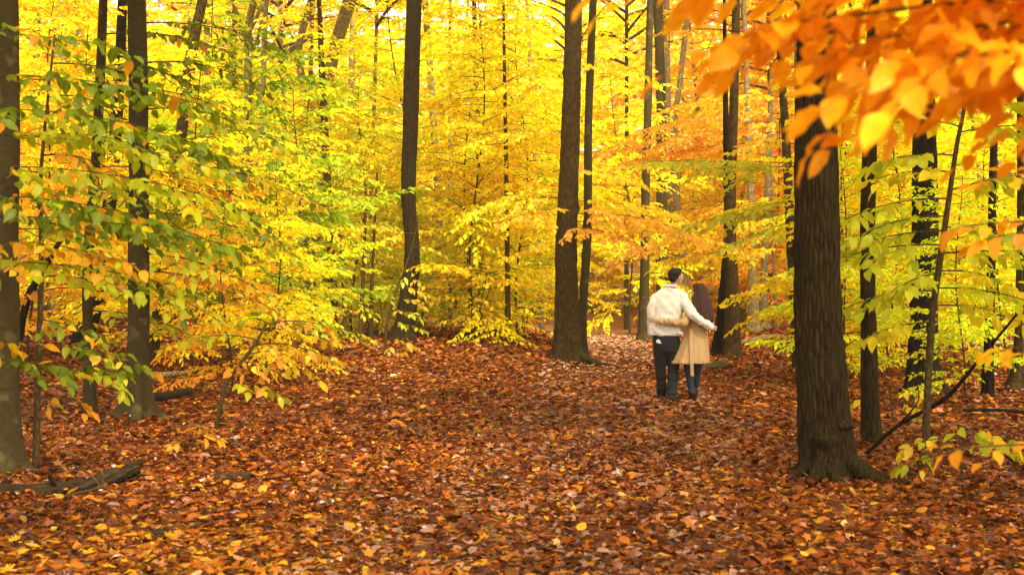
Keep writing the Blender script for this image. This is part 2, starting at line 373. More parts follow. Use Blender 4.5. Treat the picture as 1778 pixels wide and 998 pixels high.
# ------------------------------------------------------------------ tree building
def smooth_path(pts, n):
    """Catmull-Rom through control points given as (x,y,z,r)"""
    p = np.asarray(pts, float); m = len(p)
    p = np.vstack([2*p[0]-p[1], p, 2*p[-1]-p[-2]])
    out = []
    for t in np.linspace(0, m-1, n):
        i = min(int(t), m-2); f = t-i
        a, b, c, d = p[i], p[i+1], p[i+2], p[i+3]
        out.append(.5*((2*b)+(c-a)*f+(2*a-5*b+4*c-d)*f*f+(3*b-a-3*c+d)*f**3))
    return np.array(out)
def trunk_mesh(path, seg=24, flare=.6, fh=.35, lobes=5, rough=.05, furrow=0, seed=0, bumps=6, sink=.25):
    """path (n,4) x,y,z,r in local coordinates, base at z=0; starts a little under ground"""
    r_ = np.random.default_rng(seed)
    n = len(path); a = np.arange(seg)/seg*2*np.pi
    ph = r_.uniform(0, 6.28, 8)
    z = path[:, 2][:, None]
    rad = path[:, 3][:, None]*np.ones((1, seg))
    lob = .5+.5*np.cos(lobes*a+ph[0]+.6*np.sin(2*a+ph[1]))
    lob = lob**1.5
    fl = flare*np.exp(-np.maximum(z, 0)/fh)
    fl2 = flare*1.8*np.exp(-np.maximum(z, 0)/(fh*.33))
    rad = rad*(1+fl*(.5+.6*lob[None])+fl2*lob[None]*.9)
    rad *= 1+rough*(np.sin(3*a+ph[2]+z*1.7)+.7*np.sin(2*a+ph[3]-z*2.9)+.5*np.sin(5*a+z*5+ph[4]))
    if furrow:
        q = np.arange(seg)[None]*1.0
        wob = 1.3*np.sin(z*3.1+ph[5])+.9*np.sin(z*7.7+a[None]*3)
        k = seg/4.
        rad *= 1+furrow*(np.abs(np.sin(a[None]*k/2+wob))-.5)+furrow*.6*np.sin(a[None]*7+z*11+ph[6])*np.sin(z*23+a[None]*5)
    for _ in range(bumps):   # knots and scars
        za = r_.uniform(.3, max(.6, path[-1, 2]*.7)); aa = r_.uniform(0, 6.28); s = r_.uniform(.025, .07)
        da = (a[None]-aa+np.pi) % (2*np.pi)-np.pi
        rad += path[:, 3][:, None]*.3*np.exp(-((z-za)/s)**2-(da/.35)**2)*r_.choice([1, 1, -.5])
    V = np.stack([path[:, 0][:, None]+rad*np.cos(a)[None], path[:, 1][:, None]+rad*np.sin(a)[None], z*np.ones((1, seg))], -1).reshape(-1, 3)
    i = np.arange(n-1)[:, None]*seg; j = np.arange(seg)[None]; j2 = (j+1) % seg
    F = np.stack([i+j, i+j2, i+seg+j2, i+seg+j], -1).reshape(-1, 4)
    V = np.vstack([V, [path[-1, :3]]]); top = len(V)-1
    F3 = np.stack([(n-1)*seg+np.arange(seg), (n-1)*seg+(np.arange(seg)+1) % seg, np.full(seg, top)], -1)
    return np_mesh('trunk', V, [F, F3], smooth=True)

class Foliage:
    """collects boughs (tubes) and leaves"""
    def __init__(s, seed):
        s.r = np.random.default_rng(seed); s.T = Tubes(); s.P = []; s.D = []; s.N = []; s.S = []; s.w = []
    def twig(s, p0, dr, L, r0, sp, ls, w, droop=.25, seg=3, tilt=.45, tubes=True):
        n = 4; t = np.linspace(0, 1, n)
        lat = np.cross(dr, [0, 0, 1]); lat = lat/max(1e-6, np.linalg.norm(lat))
        bend = s.r.normal(0, .12)
        pts = p0+np.outer(t, dr)*L+np.outer(t*t, lat)*bend*L; pts[:, 2] -= droop*L*t*t
        if tubes: s.T.add(pts, r0*(1-.75*t), seg)
        k = max(2, int(L/sp)); tt = (np.arange(k)+.7)/k
        q = p0+np.outer(tt, dr)*L+np.outer(tt*tt, lat)*bend*L; q[:, 2] -= droop*L*tt*tt
        side = np.where(np.arange(k) % 2, 1., -1.)
        ang = side*s.r.uniform(.55, 1.1, k); ang[-1] = s.r.normal(0, .2)
        c, sn = np.cos(ang), np.sin(ang)
        D = c[:, None]*dr[None]+sn[:, None]*lat[None]; D[:, 2] += s.r.normal(-.32, .28, k)-.1
        N = np.column_stack([s.r.normal(0, tilt, k), s.r.normal(0, tilt, k), np.ones(k)])
        s.P.append(q); s.D.append(D); s.N.append(N); s.S.append(ls*s.r.uniform(.65, 1.15, k)); s.w.append(np.full(k, w))
    def bough(s, p0, az, L, rise=.15, droop=.3, r0=.012, tw=.16, sp=.05, ls=.1, w=None, seg=5, flat=1., tilt=.45, twl=.42, tubes=True):
        p0 = np.asarray(p0, float)
        if w is None: w = s.r.uniform()
        d = np.array([math.cos(az), math.sin(az), 0.]); lat = np.array([-d[1], d[0], 0])
        b1, b2 = s.r.normal(0, .10), s.r.normal(0, .05)
        f = lambda t: p0+np.outer(t, d)*L+np.outer(t**2, lat)*b1*L+np.outer(np.sin(t*7), lat)*b2*L*.3+np.outer(rise*t-droop*t*t, [0, 0, 1])*L
        t = np.linspace(0, 1, 7); pts = f(t)
        s.T.add(pts, r0*(1-.8*t)+.0015, seg)
        k = max(3, int(L*.85/tw)); tt = .14+.86*(np.arange(k)+.5)/k
        base = f(tt); tan = norm(f(tt+.02)-base)
        for i in range(k):
            sd = 1 if i % 2 else -1; a = s.r.uniform(.6, 1.05)*sd
            dr = math.cos(a)*tan[i]+math.sin(a)*lat; dr[2] += s.r.normal(.02, .12)*flat; dr /= np.linalg.norm(dr)
            s.twig(base[i], dr, L*twl*(1.1-.75*tt[i])*s.r.uniform(.6, 1.2)+.06, r0*.3, sp, ls, w, tilt=tilt, tubes=tubes)
        s.twig(base[-1], tan[-1], L*.18, r0*.25, sp, ls, w, tilt=tilt, tubes=tubes)
    def arrays(s):
        return np.concatenate(s.P), np.concatenate(s.D), np.concatenate(s.N), np.concatenate(s.S), np.concatenate(s.w)
    def cloud_mesh(s, name, tm, sel=None):
        P, D, N, S, w = s.arrays()
        if sel is not None: P, D, N, S, w = P[sel], D[sel], N[sel], S[sel], w[sel]
        V, F, K = cloud(tm, P, D, N, S)
        return np_mesh(name, V, F, attrs={'v': np.repeat(s.r.uniform(0, 1, len(P)), K), 'w': np.repeat(w, K)})

# shared archetypes --------------------------------------------------
def arch_under(seed, H=7.5, n=52, ls=.15, z0=.5, Rm=2.6, tw=.15, sp=.062, tmpl=T_MID, lean=.25):
    """slender understory tree with flat tiers of leaves"""
    r = np.random.default_rng(seed); f = Foliage(seed+1)
    k = 12; z = np.linspace(-.3, H, k); bx, by = r.normal(0, lean, 2)
    tx = 2*bx*(z/H)**2+.14*np.sin(z*.9+r.uniform(0, 6)); ty = 2*by*(z/H)**2+.12*np.sin(z*1.1+r.uniform(0, 6))
    rad = (.024 if tmpl is T_MID else .09)*(1-.86*np.clip(z/H, 0, 1))+.005
    path = smooth_path(np.column_stack([tx, ty, z, rad]), 40)
    tm = trunk_mesh(path, 10, .5, .2, 4, .05, 0, seed)
    az = r.uniform(0, 6.28)
    for i in range(n):
        h = z0+(H-z0)*((i+r.uniform(0, 1))/n)**.95; u = (h-z0)/(H-z0); az += 2.4+r.normal(0, .9)
        L = Rm*(1-.6*u**2.2)*r.uniform(.35, 1.25)
        p = np.array([np.interp(h, z, tx), np.interp(h, z, ty), h])
        f.bough(p, az, L, rise=r.uniform(.0, .7), droop=r.uniform(.1, .45), r0=.003+.003*L, tw=tw, sp=sp, ls=ls, seg=4, tilt=.6, tubes=False)
    return tm, f.T.mesh('branches'), f.cloud_mesh('crown', tmpl)
def arch_high(seed, H=8., n=40, ls=.19, Rm=3.6, tw=.24, sp=.09, tmpl=T_MID):
    """crown of a tall tree, base of the crown at z=0, stem going on to the top"""
    r = np.random.default_rng(seed); f = Foliage(seed+1)
    az = r.uniform(0, 6.28)
    for i in range(n):
        u = (i+r.uniform(0, 1))/n; h = u*H; az += 2.4+r.normal(0, .4)
        L = Rm*(.55+.9*u-1.25*u*u+.1)*r.uniform(.7, 1.15)+.4
        f.bough((0, 0, h), az, L, rise=r.uniform(.3, .8), droop=r.uniform(.1, .35), r0=.022+.012*L, tw=tw, sp=sp, ls=ls, seg=5, tilt=.6, tubes=False)
    return f.T.mesh('branches'), f.cloud_mesh('crown', tmpl)
def arch_shrub(seed, H=1.7, n=22, ls=.11, tmpl=T_MID):
    r = np.random.default_rng(seed); f = Foliage(seed+1); st = Tubes()
    for q in range(4):
        a = r.uniform(0, 6.28); t = np.linspace(0, 1, 6); hh = H*r.uniform(.7, 1.05)
        pts = np.column_stack([np.cos(a)*.35*t*hh, np.sin(a)*.35*t*hh, -.1+hh*t]); st.add(pts, .014*(1-.7*t), 5)
        for i in range(n//4+1):
            u = r.uniform(.2, 1); p = np.array([np.cos(a)*.35*u*hh, np.sin(a)*.35*u*hh, hh*u])
            f.bough(p, r.uniform(0, 6.28), r.uniform(.35, .8)*(1.2-.5*u), rise=.3, droop=.3, r0=.007, tw=.15, sp=.06, ls=ls, seg=3, tilt=.55, tubes=False)
    return st.mesh('stems'), f.T.mesh('branches'), f.cloud_mesh('crown', tmpl)
UNDER = [arch_under(100+i*7, H=h, n=n_, Rm=rm) for i, (h, n_, rm) in enumerate(((7.5, 84, 2.4), (8.5, 92, 2.6), (6.0, 70, 2.1), (9.0, 90, 2.3)))]
FARU = [arch_under(300+i*7, H=13., n=100, ls=.34, z0=1.0, Rm=3.9, tw=.30, sp=.13, tmpl=T_FAR) for i in range(3)]
HIGH = [arch_high(500+i*7) for i in range(3)]
SHRUB = [arch_shrub(700+i*7) for i in range(3)]
for tpl, mats in ((UNDER, (M_TWIG, M_TWIG, M_CLOUD)), (FARU, (M_PALE, M_TWIG, M_CLOUD)), (HIGH, (M_TWIG, M_CLOUD)), (SHRUB, (M_TWIG, M_TWIG, M_CLOUD))):
    for tup in tpl:
        for me, m in zip(tup, mats): me.materials.append(m)

Y1, Y2, YG, OR, OD, PE, GR = (.94, .76, .006), (.94, .84, .012), (.76, .82, .012), (.92, .42, .008), (.62, .20, .01), (.93, .54, .09), (.20, .27, .010)
LM = [(0, 'the left edge beech'), (155, 'the slim beech'), (240, 'the flared beech'), (310, 'the slanting dark trunk'), (443, 'the thin pale trunk'), (577, 'the short sprouting trunk'), (710, 'the crooked dark trunk'), (880, 'the thin dark pole'), (985, 'the tall furrowed trunk'), (1118, 'the path bend trunk'), (1190, 'the couple'), (1265, 'the forked dark pair'), (1318, 'the pale weathered trunks'), (1375, 'the greenish grey trunk'), (1425, 'the big foreground trunk'), (1510, 'the narrow dark trunk'), (1605, 'the wide black trunk'), (1715, 'the thin dark right trunk'), (1776, 'the right edge trunk')]
def near_lm(px):
    p, n = min(LM, key=lambda q: abs(q[0]-px)); return n, ('left' if px < p else 'right')
def put(parts, names, x, y, s, rz, color, label, cat, group, rootname, dz=0, alpha=.6):
    e = empty(rootname, (x, y, gz(x, y)+dz), rz); e.scale = (s, s, s)
    for me, nm in zip(parts, names):
        o = bpy.data.objects.new(nm, me); link(o, e); o.color = (*color, alpha)
        if nm in ('branches', 'crown'): o['kind'] = 'stuff'
    return tag(e, label, cat, group)

# individually placed trunks: (label, bark, d, [(px,py,w)...] from the base up, H, flare, seg, furrow, crown, crown colour)
def placed_tree(label, bark, d, ctrl, H=11, flare=.6, fh=.35, seg=20, furrow=0, crown=None, ccol=Y1, cz=None, cs=1., lobes=5, name='tree', bumps=6, rings=60, group=None):
    kw_ = .82 if d > 18 else .95
    if d > 24: flare *= .8; fh *= .62
    ctrl = [(a_, b_, c_*kw_) for a_, b_, c_ in ctrl]
    px0, py0, w0 = ctrl[0]
    x0 = X(px0, d); zb = gz(x0, d)
    pts = [(0, 0, -.3, w0/FPX*d/2)]
    for (px, py, w) in ctrl:
        z = max(0, Z(py, d)-zb) if (px, py, w) != ctrl[0] else 0.
        pts.append((X(px, d)-x0, 0, z, w/FPX*d/2))
    lx, _, lz, lr = pts[-1]; px_, _, pz, _ = pts[-2]
    sl_ = np.clip((lx-px_)/max(.3, lz-pz), -.2, .2)
    if H > lz+.5:
        k = 4
        for i in range(1, k+1):
            z = lz+(H-lz)*i/k; pts.append((lx+sl_*(z-lz)*.8, .0, z, lr*(1-.75*i/k)+.004))
    p = np.array(pts); sd = int(abs(px0)*7+d*13)
    r_ = np.random.default_rng(sd)
    zz = np.concatenate([np.linspace(-.3, 1.2, rings//3), np.linspace(1.2, p[-1, 2], rings)[1:]])
    path = smooth_path(p, 200); o_ = np.argsort(path[:, 2]); path = path[o_]
    path = np.column_stack([np.interp(zz, path[:, 2], path[:, i]) if i != 2 else zz for i in range(4)])
    path[:, 3] = np.maximum(path[:, 3], .004)
    path[:, 1] += .03*np.sin(zz*.9+r_.uniform(0, 6))
    e = empty(name, (x0, d, zb)); tag(e, label, 'tree', group)
    mobj('trunk', trunk_mesh(path, seg, flare, fh, lobes, .03, furrow, sd, bumps), bark, e)
    if crown is not None:
        cz_ = cz if cz is not None else max(p[-1, 2]-7.5, Z(0, d)-zb+.6)
        cx_ = float(np.interp(cz_, zz, path[:, 0]))
        for me, nm in zip(HIGH[crown % 3], ('branches', 'crown')):
            o = bpy.data.objects.new(nm, me); link(o, e); o.color = (*ccol, .5); o['kind'] = 'stuff'; o.location = (cx_, 0, cz_); o.scale = (cs, cs, cs); o.rotation_euler = (0, 0, sd*1.7)
    return e, path

TREES = {}
TREES['lefte'] = placed_tree('thick smooth grey beech trunk cut off by the left edge of the picture', M_BEECH, 11.8, [(-4, 840, 88), (-2, 700, 78), (-4, 400, 72), (-2, 0, 66)], 12, .35, .25, 40, crown=0, ccol=GR, cs=1.35, rings=90)
TREES['lbeech'] = placed_tree('smooth beech trunk with spreading root flare beside the thinner trunk', M_BEECH, 16, [(236, 745, 44), (240, 620, 40), (240, 300, 36), (237, 0, 33)], 13, 1.0, .26, 40, crown=1, ccol=YG, cs=.95, lobes=4, rings=90)
TREES['lthin'] = placed_tree('slim straight beech trunk just beside the flared beech', M_BEECH, 16.6, [(158, 740, 24), (154, 600, 20), (152, 450, 19), (168, 230, 18), (180, 0, 16)], 11, .35, .2, 24, crown=2, ccol=GR, cs=.95)
placed_tree('black leaning trunk behind the slim straight beech', M_DARK, 27, [(140, 625, 44), (168, 520, 36), (182, 430, 30), (200, 230, 26), (208, 100, 22)], 13, .5, .3, 20, crown=0, ccol=Y1)
placed_tree('dark slanting trunk emerging behind the flared beech and leaning towards the path', M_OAK, 25, [(268, 655, 24), (272, 560, 22), (300, 350, 23), (330, 105, 24), (352, 0, 21)], 13, .4, .3, 20, .04, crown=1, ccol=Y1)
placed_tree('thin pale trunk between the beeches and the sprouting dark trunk', M_PALE, 36, [(443, 600, 15), (443, 480, 13), (450, 300, 12), (462, 0, 10)], 13, .3, .3, 12, crown=2, ccol=Y1)
placed_tree('short dark trunk with thin stems sprouting around its foot', M_OAK, 34, [(577, 597, 24), (576, 480, 18), (572, 380, 17), (560, 150, 14)], 10, .7, .3, 16, .05, crown=0, ccol=YG, cz=8.)
placed_tree('dark crooked trunk with yellow sprigs at its foot', M_OAKD, 33, [(700, 600, 44), (708, 520, 38), (716, 440, 32), (709, 330, 30), (713, 200, 33), (719, 0, 32)], 15, .55, .5, 28, .06, crown=1, ccol=Y1, rings=90)
placed_tree('pale leaning trunk right behind the crooked dark trunk', M_PALE, 42, [(730, 588, 20), (740, 500, 18), (762, 400, 17), (752, 200, 15), (742, 60, 14), (738, 0, 13)], 15, .3, .3, 14, crown=2, ccol=Y1)
placed_tree('thin dark pole of a trunk rising alone near the middle', M_TWIG, 34, [(882, 607, 13), (881, 450, 11), (879, 300, 9), (874, 0, 6)], 11, .3, .2, 10, crown=None)
TREES['mid'] = placed_tree('tall furrowed trunk with moss at its flared foot beside the path', M_OAK, 30, [(985, 615, 56), (985, 520, 50), (983, 420, 45), (991, 230, 39), (996, 0, 34)], 16, .55, .5, 40, .05, crown=0, ccol=Y1, rings=110)
placed_tree('slender grey trunk pressed against the tall furrowed trunk', M_BEECH, 31.2, [(1010, 610, 26), (1012, 540, 19), (1020, 400, 18), (1022, 200, 17), (1030, 0, 16)], 14, .4, .3, 14, crown=None)
placed_tree('grey trunk standing where the path bends, just left of the cream jacket', M_BEECH, 42, [(1117, 598, 26), (1119, 500, 21), (1122, 300, 18), (1128, 60, 15)], 16, .4, .4, 16, crown=None, ccol=Y1)
placed_tree('thick grey trunk rising behind the head of the person in cream', M_BEECH, 50, [(1152, 582, 32), (1150, 480, 26), (1148, 200, 21), (1142, 0, 20)], 18, .3, .4, 16, crown=2, ccol=Y1)
placed_tree('pale trunk with lichen next to the trunk behind the person in cream', M_PALE, 55, [(1182, 575, 22), (1176, 480, 20), (1160, 250, 17), (1157, 50, 16)], 18, .3, .4, 14, crown=None)
placed_tree('pale spotted trunk slanting above the heads of the couple', M_PALE, 52, [(1195, 575, 20), (1170, 260, 14), (1180, 150, 12), (1190, 60, 12)], 17, .3, .4, 12, crown=None)
placed_tree('dark trunk just right of the tan coat, nearer of the forked pair', M_OAK, 31, [(1271, 607, 36), (1272, 520, 29), (1268, 400, 25), (1272, 250, 20), (1276, 100, 18)], 15, .5, .35, 24, .06, crown=2, ccol=OR, cz=11.)
placed_tree('dark leaning trunk right beside the tan coat, left one of the pair', M_DARK, 31.6, [(1246, 607, 28), (1256, 520, 22), (1264, 400, 17), (1262, 300, 14)], 9, .5, .35, 18, .06, crown=None)
placed_tree('pale weathered trunk in the clearing, left one of two', M_PALE, 46, [(1310, 592, 28), (1308, 520, 22), (1306, 400, 17), (1300, 250, 14)], 15, .4, .4, 16, .05, crown=None)
placed_tree('pale weathered trunk in the clearing, right one of two', M_PALE, 47, [(1328, 592, 22), (1326, 520, 18), (1330, 400, 15), (1336, 250, 13)], 14, .4, .4, 14, .05, crown=None)
placed_tree('thin pale trunk standing alone behind the clearing', M_PALE, 48, [(1350, 590, 9), (1346, 520, 8), (1342, 400, 7)], 12, .3, .3, 8, crown=1, ccol=OR, cz=8)
placed_tree('greenish grey trunk half hidden by the big foreground trunk', M_BEECH, 26, [(1386, 632, 22), (1379, 540, 19), (1370, 350, 20), (1362, 200, 17), (1350, 0, 15)], 13, .35, .3, 18, crown=0, ccol=Y1)
TREES['big'] = placed_tree('big dark furrowed trunk with roots in the right foreground', M_OAKD, 11.6, [(1442, 838, 100), (1431, 720, 92), (1422, 560, 86), (1418, 300, 76), (1416, 170, 73), (1416, 0, 70)], 13, .45, .16, 120, .06, crown=1, ccol=OR, cs=1.0, rings=220, bumps=16, lobes=5)
placed_tree('narrow dark trunk right behind the big foreground trunk', M_OAKD, 13.8, [(1514, 785, 36), (1510, 600, 29), (1507, 400, 27), (1512, 200, 24), (1516, 0, 21)], 11, .25, .15, 40, .05, crown=2, ccol=YG, cs=1.35, rings=90)
placed_tree('wide black trunk behind the leafy sapling on the right', M_DARK, 20.5, [(1604, 690, 66), (1605, 560, 58), (1606, 400, 54), (1603, 200, 48), (1600, 0, 44)], 14, .5, .3, 40, .06, crown=0, ccol=OR, cs=1.35, rings=90)
placed_tree('thin dark trunk between the wide black trunk and the right edge', M_DARK, 18.8, [(1714, 705, 26), (1716, 600, 21), (1722, 450, 18), (1728, 200, 15)], 10, .2, .2, 18, .05, crown=1, ccol=YG)
placed_tree('dark trunk with widened foot at the right edge of the picture', M_OAK, 20, [(1776, 695, 52), (1780, 580, 42), (1784, 400, 38), (1780, 100, 34)], 13, .5, .35, 28, .06, crown=2, ccol=Y1)
placed_tree('pale grey trunk far behind the right edge sapling', M_PALE, 36, [(1738, 605, 24), (1740, 450, 19), (1748, 250, 17), (1742, 100, 15)], 13, .3, .3, 14, crown=0, ccol=Y1)
placed_tree('pale slanting trunk beyond the right edge sapling', M_PALE, 38, [(1782, 600, 20), (1765, 470, 16), (1748, 380, 14), (1720, 200, 12)], 13, .3, .3, 12, crown=None)
placed_tree('twin of pale trunks far right, the thinner one', M_PALE, 40, [(1700, 600, 15), (1702, 400, 13), (1698, 200, 11), (1690, 60, 10)], 14, .3, .3, 10, crown=1, ccol=Y1)
placed_tree('broad pale trunk far behind the left edge beech', M_PALE, 42, [(92, 575, 34), (96, 300, 28), (104, 100, 26), (108, 0, 26)], 15, .3, .4, 18, .03, crown=2, ccol=Y1)
placed_tree('grey trunk far behind the left beeches', M_PALE, 44, [(142, 575, 22), (146, 300, 17), (140, 100, 15), (135, 0, 14)], 15, .3, .4, 14, crown=None)

def colour_far(px): return PE if 300 < px < 640 else (OR if 1180 < px < 1420 else Y1)
# far trunks seen among the yellow leaves
ft = [(360, 60, 16, 0), (398, 58, 14, 4), (458, 62, 12, 0), (505, 54, 11, -8), (528, 70, 12, 6), (330, 66, 13, 0), (640, 48, 9, 6), (660, 50, 8, -5), (782, 52, 10, 0), (820, 64, 11, 8), (838, 50, 12, -6), (915, 48, 13, 4), (940, 58, 9, -10), (1088, 64, 9, 0), (1290, 66, 11, 0), (1402, 60, 14, -4), (1465, 52, 12, 5), (1540, 56, 12, 0), (1660, 50, 12, 6), (1690, 62, 12, 0), (600, 60, 12, 5), (745, 66, 12, 0), (985, 70, 13, 0), (222, 58, 15, 0), (60, 52, 17, 2), (28, 60, 15, -4)]
for i, (px, d, w, ln) in enumerate(ft):
    if 600 < px < 1000 and i % 2: continue
    d *= .84
    placed_tree(f'slender far trunk in the deep wood, {near_lm(px)[1]} of {near_lm(px)[0]}', (M_PALE, M_BEECH, M_PALE)[i % 3], d, [(px, 580, w*1.25), (px+ln*.5, 400, w), (px+ln*1.5, 200, w*.9), (px+ln*2.5, 0, w*.8)], 17, .3, .4, 10, crown=i if i % 4 else None, ccol=colour_far(px), cz=8.5+(i % 3)*1.2, cs=1., group='slender trunks of the deep wood', rings=30, bumps=2)

# far leaning forked trees in the upper left
def limb_tree(label, d, chains, bark):
    x0 = X(chains[0][0][0], d); zb = gz(x0, d); e = empty('tree', (x0, d, zb)); tag(e, label, 'tree')
    for i, ch in enumerate(chains):
        pts = [(X(px, d)-x0, .4*math.sin(i*2+k)*.3*k, (Z(py, d)-zb if (i or k) else -.3), w/FPX*d/2) for k, (px, py, w) in enumerate(ch)]
        p = smooth_path(pts, 24); T = Tubes(); T.add(p[:, :3], p[:, 3], 12); mobj('trunk' if i == 0 else 'limb', T.mesh('trunk' if i == 0 else 'limb'), bark, e)
limb_tree('forked pale tree with slanting limbs high above the sprouting trunk', 37, [[(556, 590, 26), (556, 300, 24), (556, 200, 22), (580, 90, 22), (612, 0, 24)], [(556, 205, 14), (530, 150, 14), (520, 90, 13), (545, 0, 12)], [(485, 110, 9), (500, 95, 11), (522, 74, 12), (535, 60, 10)]], M_PALE)
limb_tree('pale many limbed tree above the slanting dark trunk', 38, [[(430, 585, 16), (430, 200, 14), (428, 60, 13), (440, 0, 12)], [(428, 70, 8), (412, 30, 8), (405, 0, 7)], [(430, 60, 8), (450, 25, 7), (462, -10, 7)], [(429, 110, 6), (445, 70, 6), (452, 30, 5)]], M_PALE)

# ------------------------------------------------------------------ background wood
UN = ('trunk', 'branches', 'crown'); SN = ('stems', 'branches', 'crown')
def colour_for(px, r, far):
    if px < 260: c = [Y1, OR, Y1, YG, Y1]
    elif px < 560: c = [Y1, Y2, YG, Y1] if not far else [OR, Y1, PE, Y1]
    elif px < 1000: c = [Y2, Y1, Y2, YG, Y1]
    elif px < 1180: c = [Y1, Y2, OR, Y1]
    elif px < 1420: c = [Y1, OR, Y2, PE, YG]
    else: c = [Y1, YG, Y2, OR, Y1]
    return np.array(c[r.integers(len(c))])*r.uniform(.9, 1.06)
def cname(c): return 'orange' if c[1]/c[0] < .62 else ('greenish' if c[1]/c[0] > .95 else 'yellow')
r = np.random.default_rng(21)
def on_path(x, y, m): return abs(x-(1.9*sst(4, 20, y)+.9*sst(20, 40, y)-.02*max(0, y-45))) < m and y < 56
for rank, (d, step) in zip(('front', 'second', 'third', 'fourth', 'fifth'), ((35, 3.3), (39.5, 3.2), (44.5, 3.4), (50, 3.7), (56, 4.2))):
    half = d*.38+1.5; x = -half+r.uniform(0, step)
    while x < half:
        yy = d+r.uniform(-1.8, 1.8)
        px = x/yy*FPX+CX
        if not on_path(x, yy, 2.6) and not (1190 < px < 1400 and d < 49):
            c = colour_for(px, r, d > 48); k = cname(c)
            put(UNDER[r.integers(4)], UN, x, yy, r.uniform(.85, 1.3), r.uniform(0, 6.28), c, f'{k} understory tree in the {rank} rank, {near_lm(px)[1]} of {near_lm(px)[0]}', 'tree', f'{k} understory trees', 'understory_tree')
        x += step*r.uniform(.75, 1.25)
for rank, (d, step) in zip(('first', 'second', 'third', 'fourth', 'last'), ((63, 5.0), (71, 5.2), (81, 5.6), (93, 6.2), (108, 7))):
    half = d*.38+3; x = -half+r.uniform(0, step)
    while x < half:
        yy = d+r.uniform(-3, 3); px = x/yy*FPX+CX
        c = colour_for(px, r, True); k = cname(c)
        put(FARU[r.integers(3)], UN, x, yy, r.uniform(1.0, 1.6), r.uniform(0, 6.28), c, f'far {k} tree in the {rank} far rank, {near_lm(px)[1]} of {near_lm(px)[0]}', 'tree', f'far {k} trees', 'far_tree')
        x += step*r.uniform(.75, 1.25)
# shrubs along the edge of the wood
for i in range(60):
    yy = r.uniform(33, 52); x = r.uniform(-1, 1)*yy*.37; px = x/yy*FPX+CX
    if on_path(x, yy, 2.2) or 1200 < px < 1400: continue
    c = colour_for(px, r, False); k = cname(c)
    put(SHRUB[r.integers(3)], SN, x, yy, r.uniform(.8, 1.5), r.uniform(0, 6.28), c, f'low {k} shrub {int(yy)-32 < 7 and "close" or "farther"} behind and {near_lm(px)[1]} of {near_lm(px)[0]}', 'shrub', f'low {k} shrubs', 'shrub')

# understory trees nearer by, placed to the photograph: (px, d, kind, scale, colour, label)
for px, d, k, s, c, lab in (
    (505, 27.5, 2, .9, (.46, .54, .01), 'yellow green young tree in front of the sprouting dark trunk'),
    (440, 25.5, 0, .80, (.26, .35, .008), 'green leaved young tree between the left beeches and the crooked trunk'),
    (618, 35.5, 0, .9, (.62, .68, .01), 'lime green young tree just left of the crooked trunk'),
    (805, 36.5, 1, 1.0, Y2, 'bright yellow young tree between crooked trunk and thin dark pole'),
    (905, 37, 0, 1.1, Y1, 'yellow young tree between the thin dark pole and tall furrowed trunk'),
    (330, 24, 2, .9, Y1, 'golden young tree standing behind the flared beech'),
    (1450, 25, 2, .9, Y1, 'golden young tree behind the narrow dark trunk on the right'),
    (1690, 26, 0, .8, YG, 'yellow green young tree behind the wide black trunk'),
    (1560, 29, 1, .9, Y1, 'tall yellow young tree between narrow trunk and wide black trunk'),
    (60, 24, 0, .85, (.93, .55, .01), 'orange young tree behind the left edge beech'),
    (180, 30, 1, .9, Y1, 'golden young tree deep behind the slim beech'),
    (1475, 21.5, 2, .62, YG, 'low yellow green young tree close behind the narrow dark trunk'),
    (1550, 24, 0, .7, Y1, 'golden young tree left of the wide black trunk'),
    (1668, 18.8, 2, .5, YG, 'little yellow green young tree right of the wide black trunk'),
    (1748, 23.5, 2, .75, Y1, 'golden young tree by the thin dark right trunk'),
    (395, 20, 2, .55, (.93, .55, .01), 'little golden orange young tree right of the slanting dark trunk'),
    (470, 22.5, 2, .6, Y1, 'little golden young tree before the thin pale trunk'),
    (1100, 47, 1, 1.1, Y2, 'yellow young tree above the bend of the path'),
    (1330, 53, 1, 1.15, PE, 'peach orange young tree closing the clearing behind pale trunks'),
    (1250, 54, 0, 1.15, Y1, 'yellow young tree behind the forked dark pair of trunks')):
    put(UNDER[k], UN, X(px, d), d, s, px*.37, c, lab, 'tree', None, 'young_tree')

